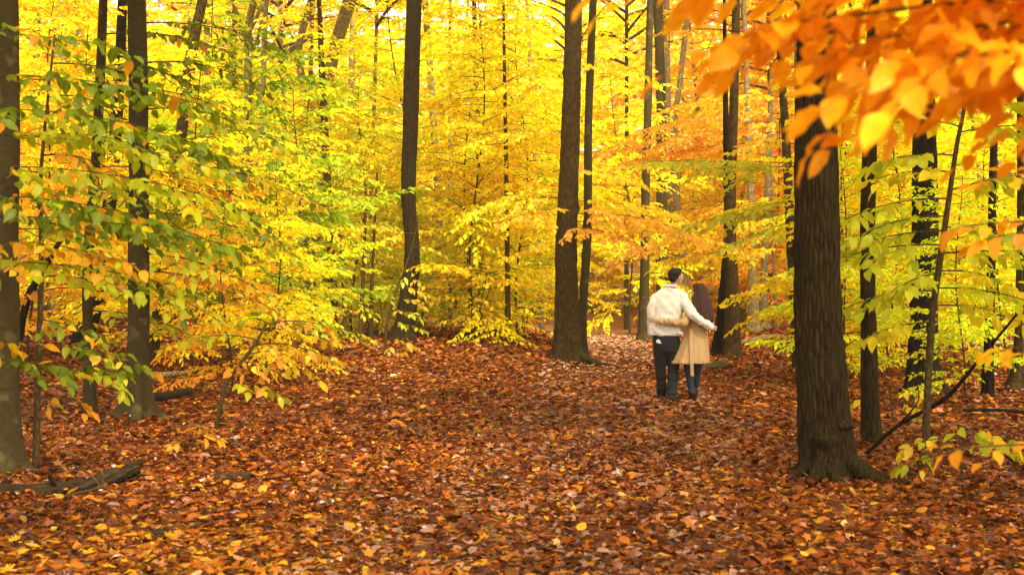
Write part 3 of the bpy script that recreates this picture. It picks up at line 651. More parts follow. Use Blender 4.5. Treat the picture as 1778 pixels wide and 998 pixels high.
# ------------------------------------------------------------------ leafy boughs near by, leaf by leaf
LEAFM = []
for tt in (T_NEAR, T_NEARB):
    me = np_mesh('leaf', tt[0], tt[1], smooth=True); me.materials.append(M_LEAF); LEAFM.append(me)
def add_boughs(e, pathfun, boughs, cols, ls, seed, nparts=300, tw=.11, sp=.055, tilt=.5, r0=.008, restcol=None, mid=False, restname='foliage'):
    """e: the plant's Empty; pathfun(z)->local (x,y); boughs: (z_local, azimuth deg, length, rise, droop[, colour index])"""
    r = np.random.default_rng(seed); ex, ey, ez = e.location
    P_, D_, N_, S_, C_, B_, I_ = [], [], [], [], [], [], []
    for bi, b in enumerate(boughs):
        z, az, L, rise, droop = b[:5]; x, y = pathfun(z)
        f = Foliage(seed*31+bi)
        f.bough((x, y, z), R(az), L, rise, droop, r0=r0*(.5+.4*L), tw=tw, sp=sp, ls=ls, tilt=tilt, seg=5, twl=.4)
        bo = mobj('bough', f.T.mesh('bough'), M_TWIG, e); B_.append(bo)
        P, D, N, S, w = f.arrays(); n = len(P)
        if len(b) > 5: base = np.array(cols[b[5]])[None].repeat(n, 0)
        else: base = np.array(cols)[r.integers(len(cols))][None].repeat(n, 0)
        alt = np.array(cols)[r.integers(len(cols), size=n)]
        m = r.uniform(0, 1, (n, 1)) < .22
        c = np.where(m, alt, base)*r.uniform(.8, 1.2, (n, 1))
        P_.append(P); D_.append(D); N_.append(N); S_.append(S); C_.append(c); I_.append(np.full(n, bi))
    BI = np.concatenate(I_)
    P, D, N, S, C = map(np.concatenate, (P_, D_, N_, S_, C_))
    wx, wy = P[:, 0]+ex, P[:, 1]+ey; wz = P[:, 2]+ez
    vis = (np.abs(wx) < wy*.365) & (np.abs(wz-CAMZ) < wy*.206)
    score = S/np.maximum(wy, .5)*(vis+.001)
    idx = np.argsort(-score)[:nparts] if not mid else np.array([], int)
    for i in idx:
        o = bpy.data.objects.new('leaf', LEAFM[r.integers(2)]); o.color = (*np.clip(C[i], 0, .95), 1); link(o, B_[BI[i]])
        o.matrix_basis = frame_matrix(P[i], D[i], N[i], S[i])
    rest = np.setdiff1d(np.arange(len(P)), idx)
    if len(rest):
        V, F, K = cloud(T_MID, P[rest], D[rest], N[rest], S[rest])
        me = np_mesh(restname, V, F, cols=np.repeat(np.clip(C[rest], 0, .95), K, 0))
        o = mobj(restname, me, M_FOL, e); o['kind'] = 'stuff'
    return len(P)
def mat_fol():
    m, t, out = newmat('leaf_spray')
    c = nd(t, 'ShaderNodeAttribute', _attribute_name='Col').outputs['Color']
    leaf_shader(t, out, c, .5, .01, .5); return m
M_FOL = mat_fol()
def pf_tree(key_or_pair):
    e, p = TREES[key_or_pair] if isinstance(key_or_pair, str) else key_or_pair
    return e, (lambda z: (float(np.interp(z, p[:, 2], p[:, 0])), float(np.interp(z, p[:, 2], p[:, 1]))))
GRN, GY, YEL, ORN, DOR = (.15, .22, .006), (.44, .48, .012), (.74, .52, .02), (.66, .27, .018), (.50, .15, .015)

def sapling(name, label, d, ctrl, boughs_px, cols, ls, seed, cat='sapling', bark=None, **kw):
    """boughs_px: (py, az, L, rise, droop[,ci])"""
    px0, py0, w0 = ctrl[0]; x0 = X(px0, d); zb = gz(x0, d)
    pts = [(0, 0, -.12, w0/FPX*d/2)]+[(X(px, d)-x0, 0, max(Z(py, d)-zb, 0) if i else .0, w/FPX*d/2) for i, (px, py, w) in enumerate(ctrl)]
    p = smooth_path(pts, 40); e = empty(name, (x0, d, zb)); tag(e, label, cat)
    T = Tubes(); T.add(p[:, :3], np.maximum(p[:, 3], .002), 10); mobj('stem', T.mesh('stem'), bark or M_TWIG, e)
    o_ = np.argsort(p[:, 2]); q = p[o_]
    fn = lambda z: (float(np.interp(z, q[:, 2], q[:, 0])), float(np.interp(z, q[:, 2], q[:, 1])))
    bs = [(Z(b[0], d)-zb, *b[1:]) for b in boughs_px]
    add_boughs(e, fn, bs, cols, ls, seed, **kw)
    return e
def bpx(e, d, lst):
    zb = e.location[2]; return [(Z(b[0], d)-zb, *b[1:]) for b in lst]

# left: sapling in front, boughs of the slim beech and the flared beech
sapling('beech_sapling', 'thin stemmed sapling with green leaves between the left edge beech and slim beech', 12.0,
        [(62, 822, 13), (66, 650, 11), (72, 450, 9), (70, 320, 7), (82, 180, 5), (95, 60, 3)],
        [(110, 20, .85, .1, .25, 0), (140, 200, .5, .1, .3, 0), (170, 330, .8, .1, .3, 0), (205, 300, .75, .1, .3, 1), (235, 15, .9, .15, .3, 0), (270, 340, .8, .1, .35, 3), (300, 240, .6, .1, .3, 0), (330, 300, .8, .05, .3, 3), (365, 10, .9, .1, .3, 0), (400, 330, .8, .1, .3, 1), (440, 260, .7, 0, .3, 3), (480, 20, .7, .1, .3, 1), (555, 320, .7, 0, .2, 0), (600, 350, .9, .05, .22, 0), (640, 10, .7, .05, .3, 1), (690, 345, .5, .1, .3, 3)],
        [GRN, GY, YEL, ORN], .115, 41, nparts=300)
e, fn = pf_tree('lthin')
add_boughs(e, fn, bpx(e, 16.6, [(60, 350, 1.5, .1, .25, 0), (120, 320, 1.6, .1, .3, 0), (150, 20, 1.6, .1, .25, 1), (215, 300, 1.5, .1, .3, 0), (250, 340, 1.8, .1, .3, 0), (290, 10, 1.5, .1, .3, 3), (330, 310, 1.6, .1, .3, 0), (380, 345, 1.8, .1, .3, 1), (430, 290, 1.4, .0, .3, 3), (470, 330, 1.6, .05, .3, 0), (500, 200, 1.0, .1, .3, 3), (540, 345, 1.3, .05, .25, 1)]), [GRN, GY, YEL, ORN], .125, 42, nparts=300, tw=.13, sp=.06)
e, fn = pf_tree('lbeech')
add_boughs(e, fn, bpx(e, 16, [(40, 10, 1.5, .1, .25, 0), (110, 340, 1.5, .1, .3, 0), (190, 350, 1.7, .1, .35, 1), (240, 320, 1.6, .1, .35, 0), (285, 5, 1.9, .1, .3, 2), (330, 335, 1.7, .05, .35, 0), (370, 355, 1.7, .05, .3, 1), (400, 310, 1.5, 0, .3, 1), (440, 345, 1.7, .0, .3, 2), (470, 20, 1.6, .0, .3, 3), (500, 320, 1.2, 0, .3, 1)]), [GRN, GY, YEL, ORN], .12, 43, nparts=300, tw=.13, sp=.06)
# lower left golden sapling with bent stem
sapling('golden_sapling', 'low golden sapling with a dark bent stem at the left of the path', 15.0,
        [(374, 712, 9), (392, 668, 8), (420, 628, 7), (446, 592, 5), (462, 560, 3)],
        [(668, 340, .7, .2, .3, 1), (640, 30, .9, .25, .35, 0), (630, 300, .7, .2, .3, 2), (615, 0, .9, .25, .3, 2), (600, 330, .9, .2, .3, 0), (590, 180, .7, .3, .3, 1), (575, 20, .8, .2, .3, 0), (565, 340, .7, .3, .3, 2), (560, 120, .6, .3, .3, 1)],
        [YEL, GY, ORN], .125, 44, nparts=260, tw=.12, sp=.06, tilt=.6)
sapling('seedling', 'tiny orange leaved seedling on the leaf litter before the flared beech', 13.2, [(330, 790, 4), (336, 765, 3), (345, 742, 2)], [(770, 200, .22, .3, .3), (755, 340, .25, .2, .3), (745, 90, .2, .2, .3)], [ORN, (.7, .33, .03)], .11, 45)
# mid yellow sprigs before the crooked trunk
sapling('beech_sapling', 'small yellow and green sapling right before the foot of the crooked dark trunk', 27.5, [(668, 622, 6), (672, 560, 5), (690, 500, 4), (712, 440, 3), (728, 380, 2)],
        [(560, 0, .7, .1, .3, 0), (540, 330, .6, .1, .3, 0), (520, 20, .6, .1, .3, 2), (500, 0, .6, .1, .3, 2), (480, 300, .5, .1, .3, 0), (590, 350, .6, .1, .3, 1), (600, 320, .5, .0, .3, 1), (430, 0, .6, .1, .3, 2), (405, 200, .7, .1, .3, 2), (610, 20, .6, 0, .2, 1)], [(.45, .50, .03), (.75, .40, .03), YEL], .15, 46, nparts=160, tw=.12, sp=.07)
# suckers around the sprouting trunk
for i, (pa, pb, pc, lab) in enumerate((((545, 598), (535, 500), (526, 330), 'leftmost thin stem sprouting beside the short dark trunk'), ((556, 600), (548, 520), (541, 360), 'forked thin stem sprouting close to the short dark trunk'), ((600, 598), (596, 500), (588, 380), 'thin bent stem sprouting just right of the short dark trunk'), ((625, 596), (632, 450), (636, 320), 'thin straight stem between the short dark trunk and crooked trunk'), ((644, 596), (646, 480), (655, 300), 'thin stem closest to the crooked trunk on its left'))):
    sapling('sucker_stem', lab, 32.5+i*.3, [(*pa, 9), (*pb, 6), (*pc, 4)], [(460, 30*i, .9, .2, .3), (420, 200, .9, .2, .3), (390, 300, .9, .2, .3), (360, 90, .8, .2, .3), (340, 0, .8, .2, .3)], [GY, YEL], .16, 50+i, mid=True, tw=.15, sp=.08)
# sprays across the middle: boughs of trees behind the couple
def mid_tree(label, d, ctrl, bs, cols, seed, ls=.17):
    return sapling('young_beech', label, d, ctrl, bs, cols, ls, seed, cat='tree', mid=True, tw=.13, sp=.06, tilt=.55, r0=.005)
mid_tree('young beech with flat orange sprays above the couple', 33, [(1395, 620, 12), (1390, 450, 10), (1385, 250, 8), (1380, 30, 4)],
         [(200, 185, 3.6, .1, .2, 0), (215, 200, 3.2, .05, .2, 0), (230, 170, 4.4, .05, .15, 0), (170, 190, 3., .1, .2, 1), (250, 185, 3.8, .05, .15, 0), (280, 175, 3.6, .1, .12, 2), (350, 185, 3.6, .05, .18, 1), (380, 200, 3.4, .02, .14, 2), (400, 175, 3.8, .02, .14, 0), (430, 190, 3.2, .02, .12, 2), (140, 350, 2, .1, .2, 1), (300, 340, 2, .1, .2, 2)], [(.88, .46, .06), (.90, .56, .03), (.92, .70, .02)], 61)
e, fn = pf_tree('mid')
add_boughs(e, fn, bpx(e, 30, [(372, 325, 3.0, .05, .2, 0), (385, 340, 3.4, .05, .2, 1), (350, 350, 2.4, .05, .2, 2), (395, 310, 2.2, .0, .2, 0), (330, 190, 1.6, .1, .25, 2), (300, 330, 1.6, .1, .25, 2), (420, 200, 1.4, .0, .25, 2), (365, 230, 2.0, .05, .2, 1), (345, 205, 2.2, .05, .2, 2), (150, 200, 1.8, .1, .2, 2), (120, 330, 1.6, .1, .2, 2), (230, 190, 2., .1, .2, 2)]), [(.88, .42, .05), (.90, .60, .02), (.92, .72, .02)], .17, 62, mid=True, tw=.13, sp=.06, tilt=.55, r0=.005)
mid_tree('young beech with dark bough of yellow green leaves reaching over the path', 24, [(1398, 648, 9), (1394, 500, 8), (1390, 350, 7), (1384, 200, 5)],
         [(283, 182, 2.5, .02, .02, 0), (290, 176, 1.6, .02, .05, 0), (350, 190, 1.4, 0, .2, 0), (365, 175, 1.9, .02, .15, 0), (395, 200, 1.5, 0, .2, 0), (250, 200, 1.2, .1, .2, 1)], [(.55, .55, .03), (.82, .60, .03)], 63)
# right: leafy sapling
sapling('beech_sapling', 'leafy yellow green sapling with crooked stem before the wide black trunk', 12.3,
        [(1606, 812, 14), (1610, 700, 13), (1618, 560, 12), (1634, 440, 11), (1650, 330, 9), (1662, 250, 8), (1678, 170, 6), (1690, 80, 4)],
        [(345, 185, .95, .05, .25, 0), (375, 200, 1.0, .0, .2, 0), (400, 170, .9, .0, .2, 0), (425, 190, 1.0, .05, .2, 0), (300, 210, .8, .1, .2, 1), (270, 190, .7, .1, .2, 0), (330, 5, .8, .3, .1, 0), (440, 350, .9, .1, .1, 0), (470, 20, .9, .05, .2, 1), (500, 330, .8, .05, .2, 0), (395, 300, .7, .05, .2, 0), (530, 10, .8, .05, .2, 1), (560, 200, .7, .05, .25, 1), (475, 220, .8, .0, .3, 0), (230, 340, .8, .2, .2, 0), (220, 200, .7, .2, .2, 1), (185, 20, .7, .2, .2, 0), (160, 180, .6, .2, .2, 1), (505, 180, .8, .05, .25, 0)],
        [(.56, .60, .015), (.78, .66, .015), (.34, .44, .012)], .15, 70, nparts=300, tw=.11, sp=.055)
sapling('seedling', 'low yellow leaved seedling under the leafy sapling near the right edge', 11.0, [(1672, 850, 5), (1668, 790, 4), (1664, 735, 3)], [(760, 180, .4, .1, .3, 0), (745, 340, .4, .1, .3, 0), (738, 270, .4, .1, .3, 1), (770, 10, .45, .1, .3, 1), (785, 190, .45, 0, .25, 1)], [YEL, GY], .12, 71, sp=.07)
sapling('seedling', 'little bright green seedling left of the wide black trunk', 15.5, [(1552, 755, 4), (1548, 710, 3), (1545, 668, 2)], [(700, 20, .35, .1, .3), (685, 180, .35, .1, .3), (672, 320, .35, .1, .3), (720, 0, .4, .1, .3)], [(.40, .55, .03), YEL], .11, 72, sp=.07)
# the near tree just outside the frame on the right with its orange boughs
ne = empty('beech_tree', (2.4, 3.3, gz(2.4, 3.3)+.05)); tag(ne, 'beech with big bright orange leaves hanging into the upper right corner', 'tree')
zz = np.linspace(-.3, 9, 70)
npath = np.column_stack([.02*np.sin(zz), .02*np.cos(zz*1.2), zz, .11*(1-zz/12)])
mobj('trunk', trunk_mesh(npath, 28, .5, .25, 5, .03, 0, 5), M_BEECH, ne)
for me, nm in zip(HIGH[1], ('branches', 'crown')):
    o = bpy.data.objects.new(nm, me); link(o, ne); o['kind'] = 'stuff'; o.color = (*OR, .5); o.location = (0, 0, 6.0); o.scale = (.5,)*3
nfn = lambda z: (0., 0.)
OL = [(.93, .43, .006), (.93, .49, .008), (.88, .36, .006), (.93, .47, .01)]
add_boughs(ne, nfn, [(2.24, 186, 2.0, .14, .15, 0), (2.12, 192, 1.8, .12, .13, 0), (2.30, 197, 1.8, .10, .12, 1), (2.06, 196, 1.6, .15, .15, 1), (2.32, 178, 1.7, .12, .12, 0), (2.22, 203, 1.7, .1, .12, 2), (2.38, 190, 1.9, .06, .08, 0), (2.10, 185, 1.55, .13, .14, 0), (2.40, 200, 1.9, .05, .08, 3), (2.28, 183, 1.9, .10, .10, 1), (2.36, 194, 2.1, .05, .08, 0), (2.26, 199, 2.0, .08, .10, 1), (2.44, 186, 2.1, .04, .06, 0), (2.40, 190, 2.25, .04, .07, 0), (2.16, 181, 1.7, .10, .11, 0), (2.05, 190, 1.65, .12, .18, 1), (2.08, 197, 1.7, .1, .17, 0), (2.0, 184, 1.45, .12, .16, 0)],
           OL, .084, 80, nparts=300, tw=.09, sp=.042, tilt=.6, r0=.005)
sapling('beech_sapling', 'sapling at the right edge with a few orange sprays at eye and knee height', 5.2, [(1880, 1240, 12), (1875, 800, 10), (1865, 500, 8), (1850, 250, 5)],
        [(385, 184, .40, .05, .1, 0), (400, 200, .36, .05, .15, 0), (600, 182, .30, .05, .1, 1), (770, 182, .50, .02, .06, 0), (300, 190, .33, .1, .2, 0)], [(.80, .32, .008), (.86, .48, .010)], .08, 81, nparts=200, tw=.12, sp=.07, r0=.005)
# sapling just outside the left edge whose green sprays cross the left third
sapling('beech_sapling', 'near sapling at the left edge with wide sprays of green and orange leaves', 8.2, [(-75, 985, 16), (-70, 700, 14), (-66, 400, 11), (-60, 150, 8), (-55, -60, 5)],
        [(60, 358, .9, .02, .12, 0), (130, 5, 1.3, .05, .14, 0), (190, 352, 1.3, .02, .16, 0), (235, 10, 1.4, .05, .16, 1), (290, 358, 1.5, .05, .18, 1), (340, 350, 1.2, .02, .15, 0), (380, 4, 1.5, .08, .18, 0), (420, 345, 1.1, .05, .15, 3), (455, 5, 1.2, .05, .16, 1), (590, 3, .45, .02, .06, 3), (630, 8, .85, .02, .08, 0)],
        [(.15, .23, .005), (.42, .47, .008), (.78, .56, .008), (.66, .30, .006)], .092, 82, nparts=300, tw=.09, sp=.045, r0=.0032, tilt=.65)

for (x, y, r0, ck, cs, lab) in ((-4.6, 5.6, .17, 0, 1.25, 'unseen beech added just outside the left edge to shade the near leaves'), (-3.4, 1.6, .15, 1, 1.35, 'unseen beech added at the left of the camera to shade the ground'), (5.0, 3.0, .16, 0, 1.35, 'unseen beech added at the right of the camera to shade the ground'), (-7.2, 9.2, .18, 2, 1.3, 'unseen beech added for shade farther outside the left edge beyond the nearer one'), (8.0, 11.4, .18, 1, 1.3, 'unseen beech added for shade farther outside the right edge beyond the nearer one'), (-4.4, -1.6, .18, 0, 1.4, 'unseen beech added for shade behind the camera on its left'), (6.2, 7.0, .2, 2, 1.15, 'unseen beech added just outside the right edge to shade the near leaves')):  # unseen beeches, added only so their crowns shade the foreground
    te = empty('beech_tree', (x, y, gz(x, y))); tag(te, lab, 'tree')
    tp = np.column_stack([.04*np.sin(zz*.8+x), .03*np.cos(zz*1.1), zz*1.3, r0*(1-zz/11)])
    mobj('trunk', trunk_mesh(tp, 28, .5, .25, 5, .03, 0, int(abs(y)*10)), M_BEECH, te)
    for me, nm in zip(HIGH[ck], ('branches', 'crown')):
        o = bpy.data.objects.new(nm, me); link(o, te); o.color = (*(GR if x < 0 else (.50, .17, .01)), .5); o.location = (0, 0, 4.6); o.scale = (cs,)*3; o['kind'] = 'stuff'  # dark crown colours deepen the shade these added trees cast
# ------------------------------------------------------------------ logs, sticks, roots, stone
def log(name, label, pts, seg=16, mat=None, cat='log', rough=.12, group=None, parts=()):
    """pts: (x,y,z,r) world"""
    b = pts[0]; e = empty(name, (b[0], b[1], b[2])); tag(e, label, cat, group)
    def mk(nm, pp):
        p = smooth_path([(q[0]-b[0], q[1]-b[1], q[2]-b[2], q[3]) for q in pp], 30)
        V, F = tube(p[:, :3], p[:, 3], seg)
        V = V.reshape(30, seg, 3); c = p[:, None, :3]
        a = np.arange(seg)[None]; k = np.arange(30)[:, None]
        m = 1+rough*(np.sin(a*2.1+k*.8)+.6*np.sin(a*4.3-k*1.7)+.5*np.sin(k*2.9+a))
        V = (c+(V-c)*m[..., None]).reshape(-1, 3)
        V = np.vstack([V, p[0, :3]+(p[0, :3]-p[1, :3])*.3, p[-1, :3]-(p[-1, :3]-p[-2, :3])*.8])
        n = len(V); j = np.arange(seg)
        F3 = np.vstack([np.stack([(j+1) % seg, j, np.full(seg, n-2)], -1), np.stack([29*seg+j, 29*seg+(j+1) % seg, np.full(seg, n-1)], -1)])
        mobj(nm, np_mesh(nm, V, [F, F3], smooth=True), mat or M_LOG, e)
    mk('stem', pts)
    for nm, pp in parts: mk(nm, pp)
    return e
def G(px, d, h=0., r=.02): x = X(px, d); return (x, d, gz(x, d)+h, r)
log('fallen_log', 'mossy fallen log lying on the leaves at the left edge', [G(-80, 10.6, .02, .05), G(0, 10.7, .04, .055), G(60, 10.8, .05, .06), G(110, 10.9, .075, .052), G(150, 11.0, .08, .066), G(205, 11.2, .13, .06), G(240, 11.3, .165, .04)], 24, rough=.22,
    parts=[('splinter', [G(225, 11.25, .17, .02), G(246, 11.3, .2, .014), G(262, 11.35, .215, .004)]), ('splinter', [G(222, 11.25, .11, .018), G(243, 11.3, .10, .012), G(256, 11.3, .095, .004)]), ('branch_stub', [G(95, 10.85, .10, .02), G(88, 10.8, .17, .014), G(84, 10.78, .21, .01)])])
log('forked_stick', 'thin forked stick propped before the mossy log at left', [G(60, 10.0, .02, .008), G(120, 10.2, .08, .009), G(175, 10.4, .13, .011), G(176, 10.45, .24, .008)], 8, M_TWIG, 'stick', .05,
    parts=[('fork', [G(175, 10.4, .13, .011), G(205, 10.3, .07, .009), G(240, 10.2, .02, .006)]), ('fork', [G(175, 10.4, .13, .01), G(150, 10.7, .22, .008), G(128, 10.9, .25, .006)])])
log('rotten_branch', 'short rotten branch half buried in leaves right of the mossy log', [G(330, 11.2, .03, .03), G(380, 11.3, .05, .045), G(430, 11.35, .05, .04), G(455, 11.4, .02, .02)], 12)
log('broken_branch', 'small mossy lump of branch in the left foreground leaves', [G(235, 8.7, .03, .02), G(275, 8.75, .05, .04), G(292, 8.8, .03, .03)], 10)
log('fallen_log', 'grey fallen log right behind the flared beech', [G(255, 18.5, .08, .06), G(300, 18.6, .14, .055), G(332, 18.8, .2, .045)], 14)
log('fallen_log', 'pale thin fallen log farther behind the flared beech', [G(200, 22, .1, .05), G(290, 22.5, .12, .05), G(338, 23, .12, .035)], 12, M_PALE)
log('fallen_branch', 'thin dark branch lying on the leaves below the sprouting trunk', [G(575, 29.5, .04, .025), G(605, 29.5, .06, .03), G(648, 29.4, .05, .02)], 10)
log('fallen_log', 'far fallen log lying across the clearing behind the pale trunks', [G(1288, 38, .08, .06), G(1330, 38.3, .12, .07), G(1368, 38.5, .12, .05)], 12, M_PALE)
log('leaning_branch', 'long dark branch leaning up from the narrow dark trunk across the sapling', [G(1498, 13.2, .02, .016), (X(1560, 13), 13, Z(738, 13), .018), (X(1640, 12.8), 12.8, Z(692, 12.8), .02), (X(1700, 12.5), 12.5, Z(625, 12.5), .014), (X(1775, 12), 12, Z(535, 12), .01), (X(1830, 11.8), 11.8, Z(480, 11.8), .006)], 8, M_DARK, 'branch', .06,
    parts=[('side_twig', [(X(1560, 13), 13, Z(738, 13), .008), (X(1590, 13), 12.9, Z(690, 13), .006), (X(1575, 13), 12.9, Z(640, 13), .003)])])
log('fallen_branch', 'dark branch lying level on the leaves at the right edge', [G(1672, 16.5, .12, .018), G(1730, 16.6, .14, .02), G(1800, 16.8, .1, .022)], 8, M_DARK, 'branch', .06)
log('fallen_branch', 'dark twig lying slantwise in the leaves at the right edge', [G(1715, 12.8, .12, .012), G(1745, 12.4, .08, .012), G(1790, 11.8, .03, .01)], 8, M_DARK, 'branch', .06)
log('dead_snag', 'black dead limb leaning behind the left edge beech', [G(20, 17, .5, .05), (X(48, 17), 17, Z(520, 17), .045), (X(85, 17), 17, Z(450, 17), .04), (X(112, 17), 17, Z(408, 17), .02)], 10, M_DARK, 'branch', .1)
log('fallen_log', 'pale logs of brushwood far right behind the thin dark trunk', [G(1640, 30, .15, .05), G(1720, 30.5, .12, .05), G(1790, 31, .1, .04)], 10, M_PALE)
# the root of the tall furrowed trunk
e, fn = pf_tree('mid')
T = Tubes(); rp = smooth_path([(.26, -.2, .16, .10), (.55, -.9, .05, .07), (.85, -2.0, .03, .055), (1.05, -2.9, .0, .04), (1.25, -3.6, -.06, .03)], 24)
rp[:, 2] += np.array([gz(e.location[0]+q[0], e.location[1]+q[1])-e.location[2] for q in rp]); T.add(rp[:, :3], rp[:, 3], 12)
M_MOSS = mat_bark('mossy_root_bark', (.05, .035, .013), (.015, .01, .004), (.05, .052, .010), .5, 22, .8, .8)
mobj('root', T.mesh('root'), M_MOSS, e)
e, fn = pf_tree('big')
for (a, L, r0, c) in ((200, .42, .055, .1), (235, .40, .06, -.1), (262, .30, .05, .1), (318, .52, .065, .15), (345, .55, .055, -.1), (20, .45, .06, .1), (110, .4, .06, 0), (155, .4, .05, 0)):
    t = np.linspace(0, 1, 14); a = R(a); T = Tubes()
    rx = .17+t*L; px_ = np.column_stack([np.cos(a+c*t)*rx, np.sin(a+c*t)*rx, .20*(1-t)**2.2+.012]); px_[:, 2] += np.array([gz(e.location[0]+q[0], e.location[1]+q[1])-e.location[2] for q in px_])-.02*t
    T.add(px_, r0*(1.15-.9*t), 12); mobj('root', T.mesh('root'), M_OAKD, e)
# mossy stone by the forked pair
bm = bmesh.new(); bmesh.ops.create_icosphere(bm, subdivisions=4, radius=1)
for v in bm.verts:
    v.co *= 1+.25*mnoise.noise(v.co*1.7)+.08*mnoise.noise(v.co*5)
    v.co = Vector((v.co.x*.28, v.co.y*.22, v.co.z*.10))
me = bpy.data.meshes.new('mossy_stone'); bm.to_mesh(me); bm.free()
for p in me.polygons: p.use_smooth = True
st = mobj('mossy_stone', me, mat_simple('mossy_stone', (.075, .06, .022), .9, 12, .8, .6)); st.location = (X(1246, 27), 27, gz(X(1246, 27), 27)+.08); st.rotation_euler = (0, R(-14), .3)
tag(st, 'low mossy mound of stone by the path right behind the tan coat', 'stone')

V_, F_, C_, off = [], [], [], 0
for o in [o for o in COL.objects if o.type == 'EMPTY' and o.get('category') == 'tree' and 6 < o.location.y < 34 and abs(o.location.x) < o.location.y*.4]:
    tr = next((c for c in o.children if c.name.startswith('trunk')), None)
    if tr is None: continue
    co = np.empty(len(tr.data.vertices)*3, np.float32); tr.data.vertices.foreach_get('co', co); co = co.reshape(-1, 3)
    rb = np.abs(co[(co[:, 2] > 0) & (co[:, 2] < .25)][:, 0]).mean()
    n = 130; a = rng.uniform(0, 6.28, n); q = rng.uniform(0, 1, n)**1.5; rr = rb*1.25+q*.35
    x = o.location.x+np.cos(a)*rr; y = o.location.y+np.sin(a)*rr
    P = np.column_stack([x, y, ground_z(x, y)+.02+.10*(1-q)*rng.uniform(.2, 1, n)])
    a2 = rng.uniform(0, 6.28, n); D = np.column_stack([np.cos(a2), np.sin(a2), rng.normal(0, .4, n)])
    N = np.column_stack([np.cos(a)*.5+rng.normal(0, .5, n), np.sin(a)*.5+rng.normal(0, .5, n), np.ones(n)])
    V, F, K = cloud(T_CURL2, P, D, N, rng.uniform(.05, .11, n)); V_.append(V); F_.append(F+off); off += len(V)
    C_.append(np.repeat(PAL[rng.choice(len(PAL), n, p=PW)], K, 0))
n = 70; q = rng.uniform(0, 1, n); px_ = -20+q*240; dd = 10.7+q*.55+rng.normal(0, .05, n); x = (px_-CX)/FPX*dd
P = np.column_stack([x, dd, ground_z(x, dd)+.05+.10*q+rng.uniform(0, .06, n)]); a2 = rng.uniform(0, 6.28, n)
V, F, K = cloud(T_CURL2, P, np.column_stack([np.cos(a2), np.sin(a2), rng.normal(0, .3, n)]), np.column_stack([rng.normal(0, .4, n), rng.normal(-.3, .4, n), np.ones(n)]), rng.uniform(.04, .09, n))
V_.append(V); F_.append(F+off); off += len(V); C_.append(np.repeat(PAL[rng.choice(len(PAL), n, p=PW)], K, 0))
dl = mobj('leaf_drift', np_mesh('leaf_drift', np.concatenate(V_), np.concatenate(F_), cols=np.concatenate(C_)), M_LIT)
tag(dl, 'fallen leaves heaped against the feet of the trunks', 'leaf litter', kind='stuff')
for i in range(26):
    dd = rng.uniform(8.5, 20); x = rng.uniform(-.34, .34)*dd; a = rng.uniform(0, 6.28); L = rng.uniform(.2, .55)
    te = empty('twig', (x, dd, gz(x, dd)+.05)); tag(te, 'thin bare twig lying loose on the fallen leaves', 'twig', 'loose twigs on the leaf litter')
    T = Tubes(); t = np.linspace(-.5, .5, 8); T.add(np.column_stack([np.cos(a)*L*t, np.sin(a)*L*t+.03*np.sin(t*5+i), .02*np.sin(t*4+i)]), .006*(1.1-t), 6); mobj('stem', T.mesh('stem'), M_TWIG, te)
    T = Tubes(); t = np.linspace(0, 1, 5); T.add(np.column_stack([np.cos(a+.7)*L*.35*t, np.sin(a+.7)*L*.35*t, .03*t]), .004*(1.1-.7*t), 5); mobj('side_shoot', T.mesh('side_shoot'), M_TWIG, te)

# ------------------------------------------------------------------ the couple
KP = 20/FPX
class Blob:
    def __init__(s): s.bm = bmesh.new()
    def ell(s, c, r, rot=None, sub=3):
        M = Matrix.Translation(Vector(c)) @ (rot.to_4x4() if rot else Matrix.Identity(4)) @ Matrix.Diagonal((*r, 1))
        bmesh.ops.create_icosphere(s.bm, subdivisions=sub, radius=1, matrix=M)
    def cap(s, a, ra, b, rb):
        a, b = Vector(a), Vector(b); n = max(2, int((b-a).length/(min(ra, rb)*.35))+1)
        s.ell(a, (ra,)*3, sub=2); s.ell(b, (rb,)*3, sub=2)
        d = (b-a); q = d.to_track_quat('Z', 'Y')
        M = Matrix.Translation((a+b)/2) @ q.to_matrix().to_4x4()
        bmesh.ops.create_cone(s.bm, cap_ends=True, segments=20, radius1=ra, radius2=rb, depth=d.length, matrix=M)
    def chain(s, pts):
        for (a, ra), (b, rb) in zip(pts, pts[1:]): s.cap(a, ra, b, rb)
    def loft(s, rings, seg=40, fold=None):
        """rings: (x,y,z,rx,ry)"""
        vs = []
        for k, (x, y, z, rx, ry) in enumerate(rings):
            row = []
            for i in range(seg):
                a = 2*math.pi*i/seg; m = 1+(fold(a, z, k) if fold else 0)
                row.append(s.bm.verts.new((x+rx*m*math.cos(a), y+ry*m*math.sin(a), z)))
            vs.append(row)
        for p, q in zip(vs, vs[1:]):
            for i in range(seg): s.bm.faces.new((p[i], p[(i+1) % seg], q[(i+1) % seg], q[i]))
        s.bm.faces.new(vs[0][::-1]); s.bm.faces.new(vs[-1])
    def mesh(s, name, voxel=.009, smooth=3, disp=None):
        bmesh.ops.recalc_face_normals(s.bm, faces=s.bm.faces)
        me = bpy.data.meshes.new(name); s.bm.to_mesh(me); s.bm.free()
        JOBS[me.name] = (voxel, smooth, disp)
        return me
JOBS = {}
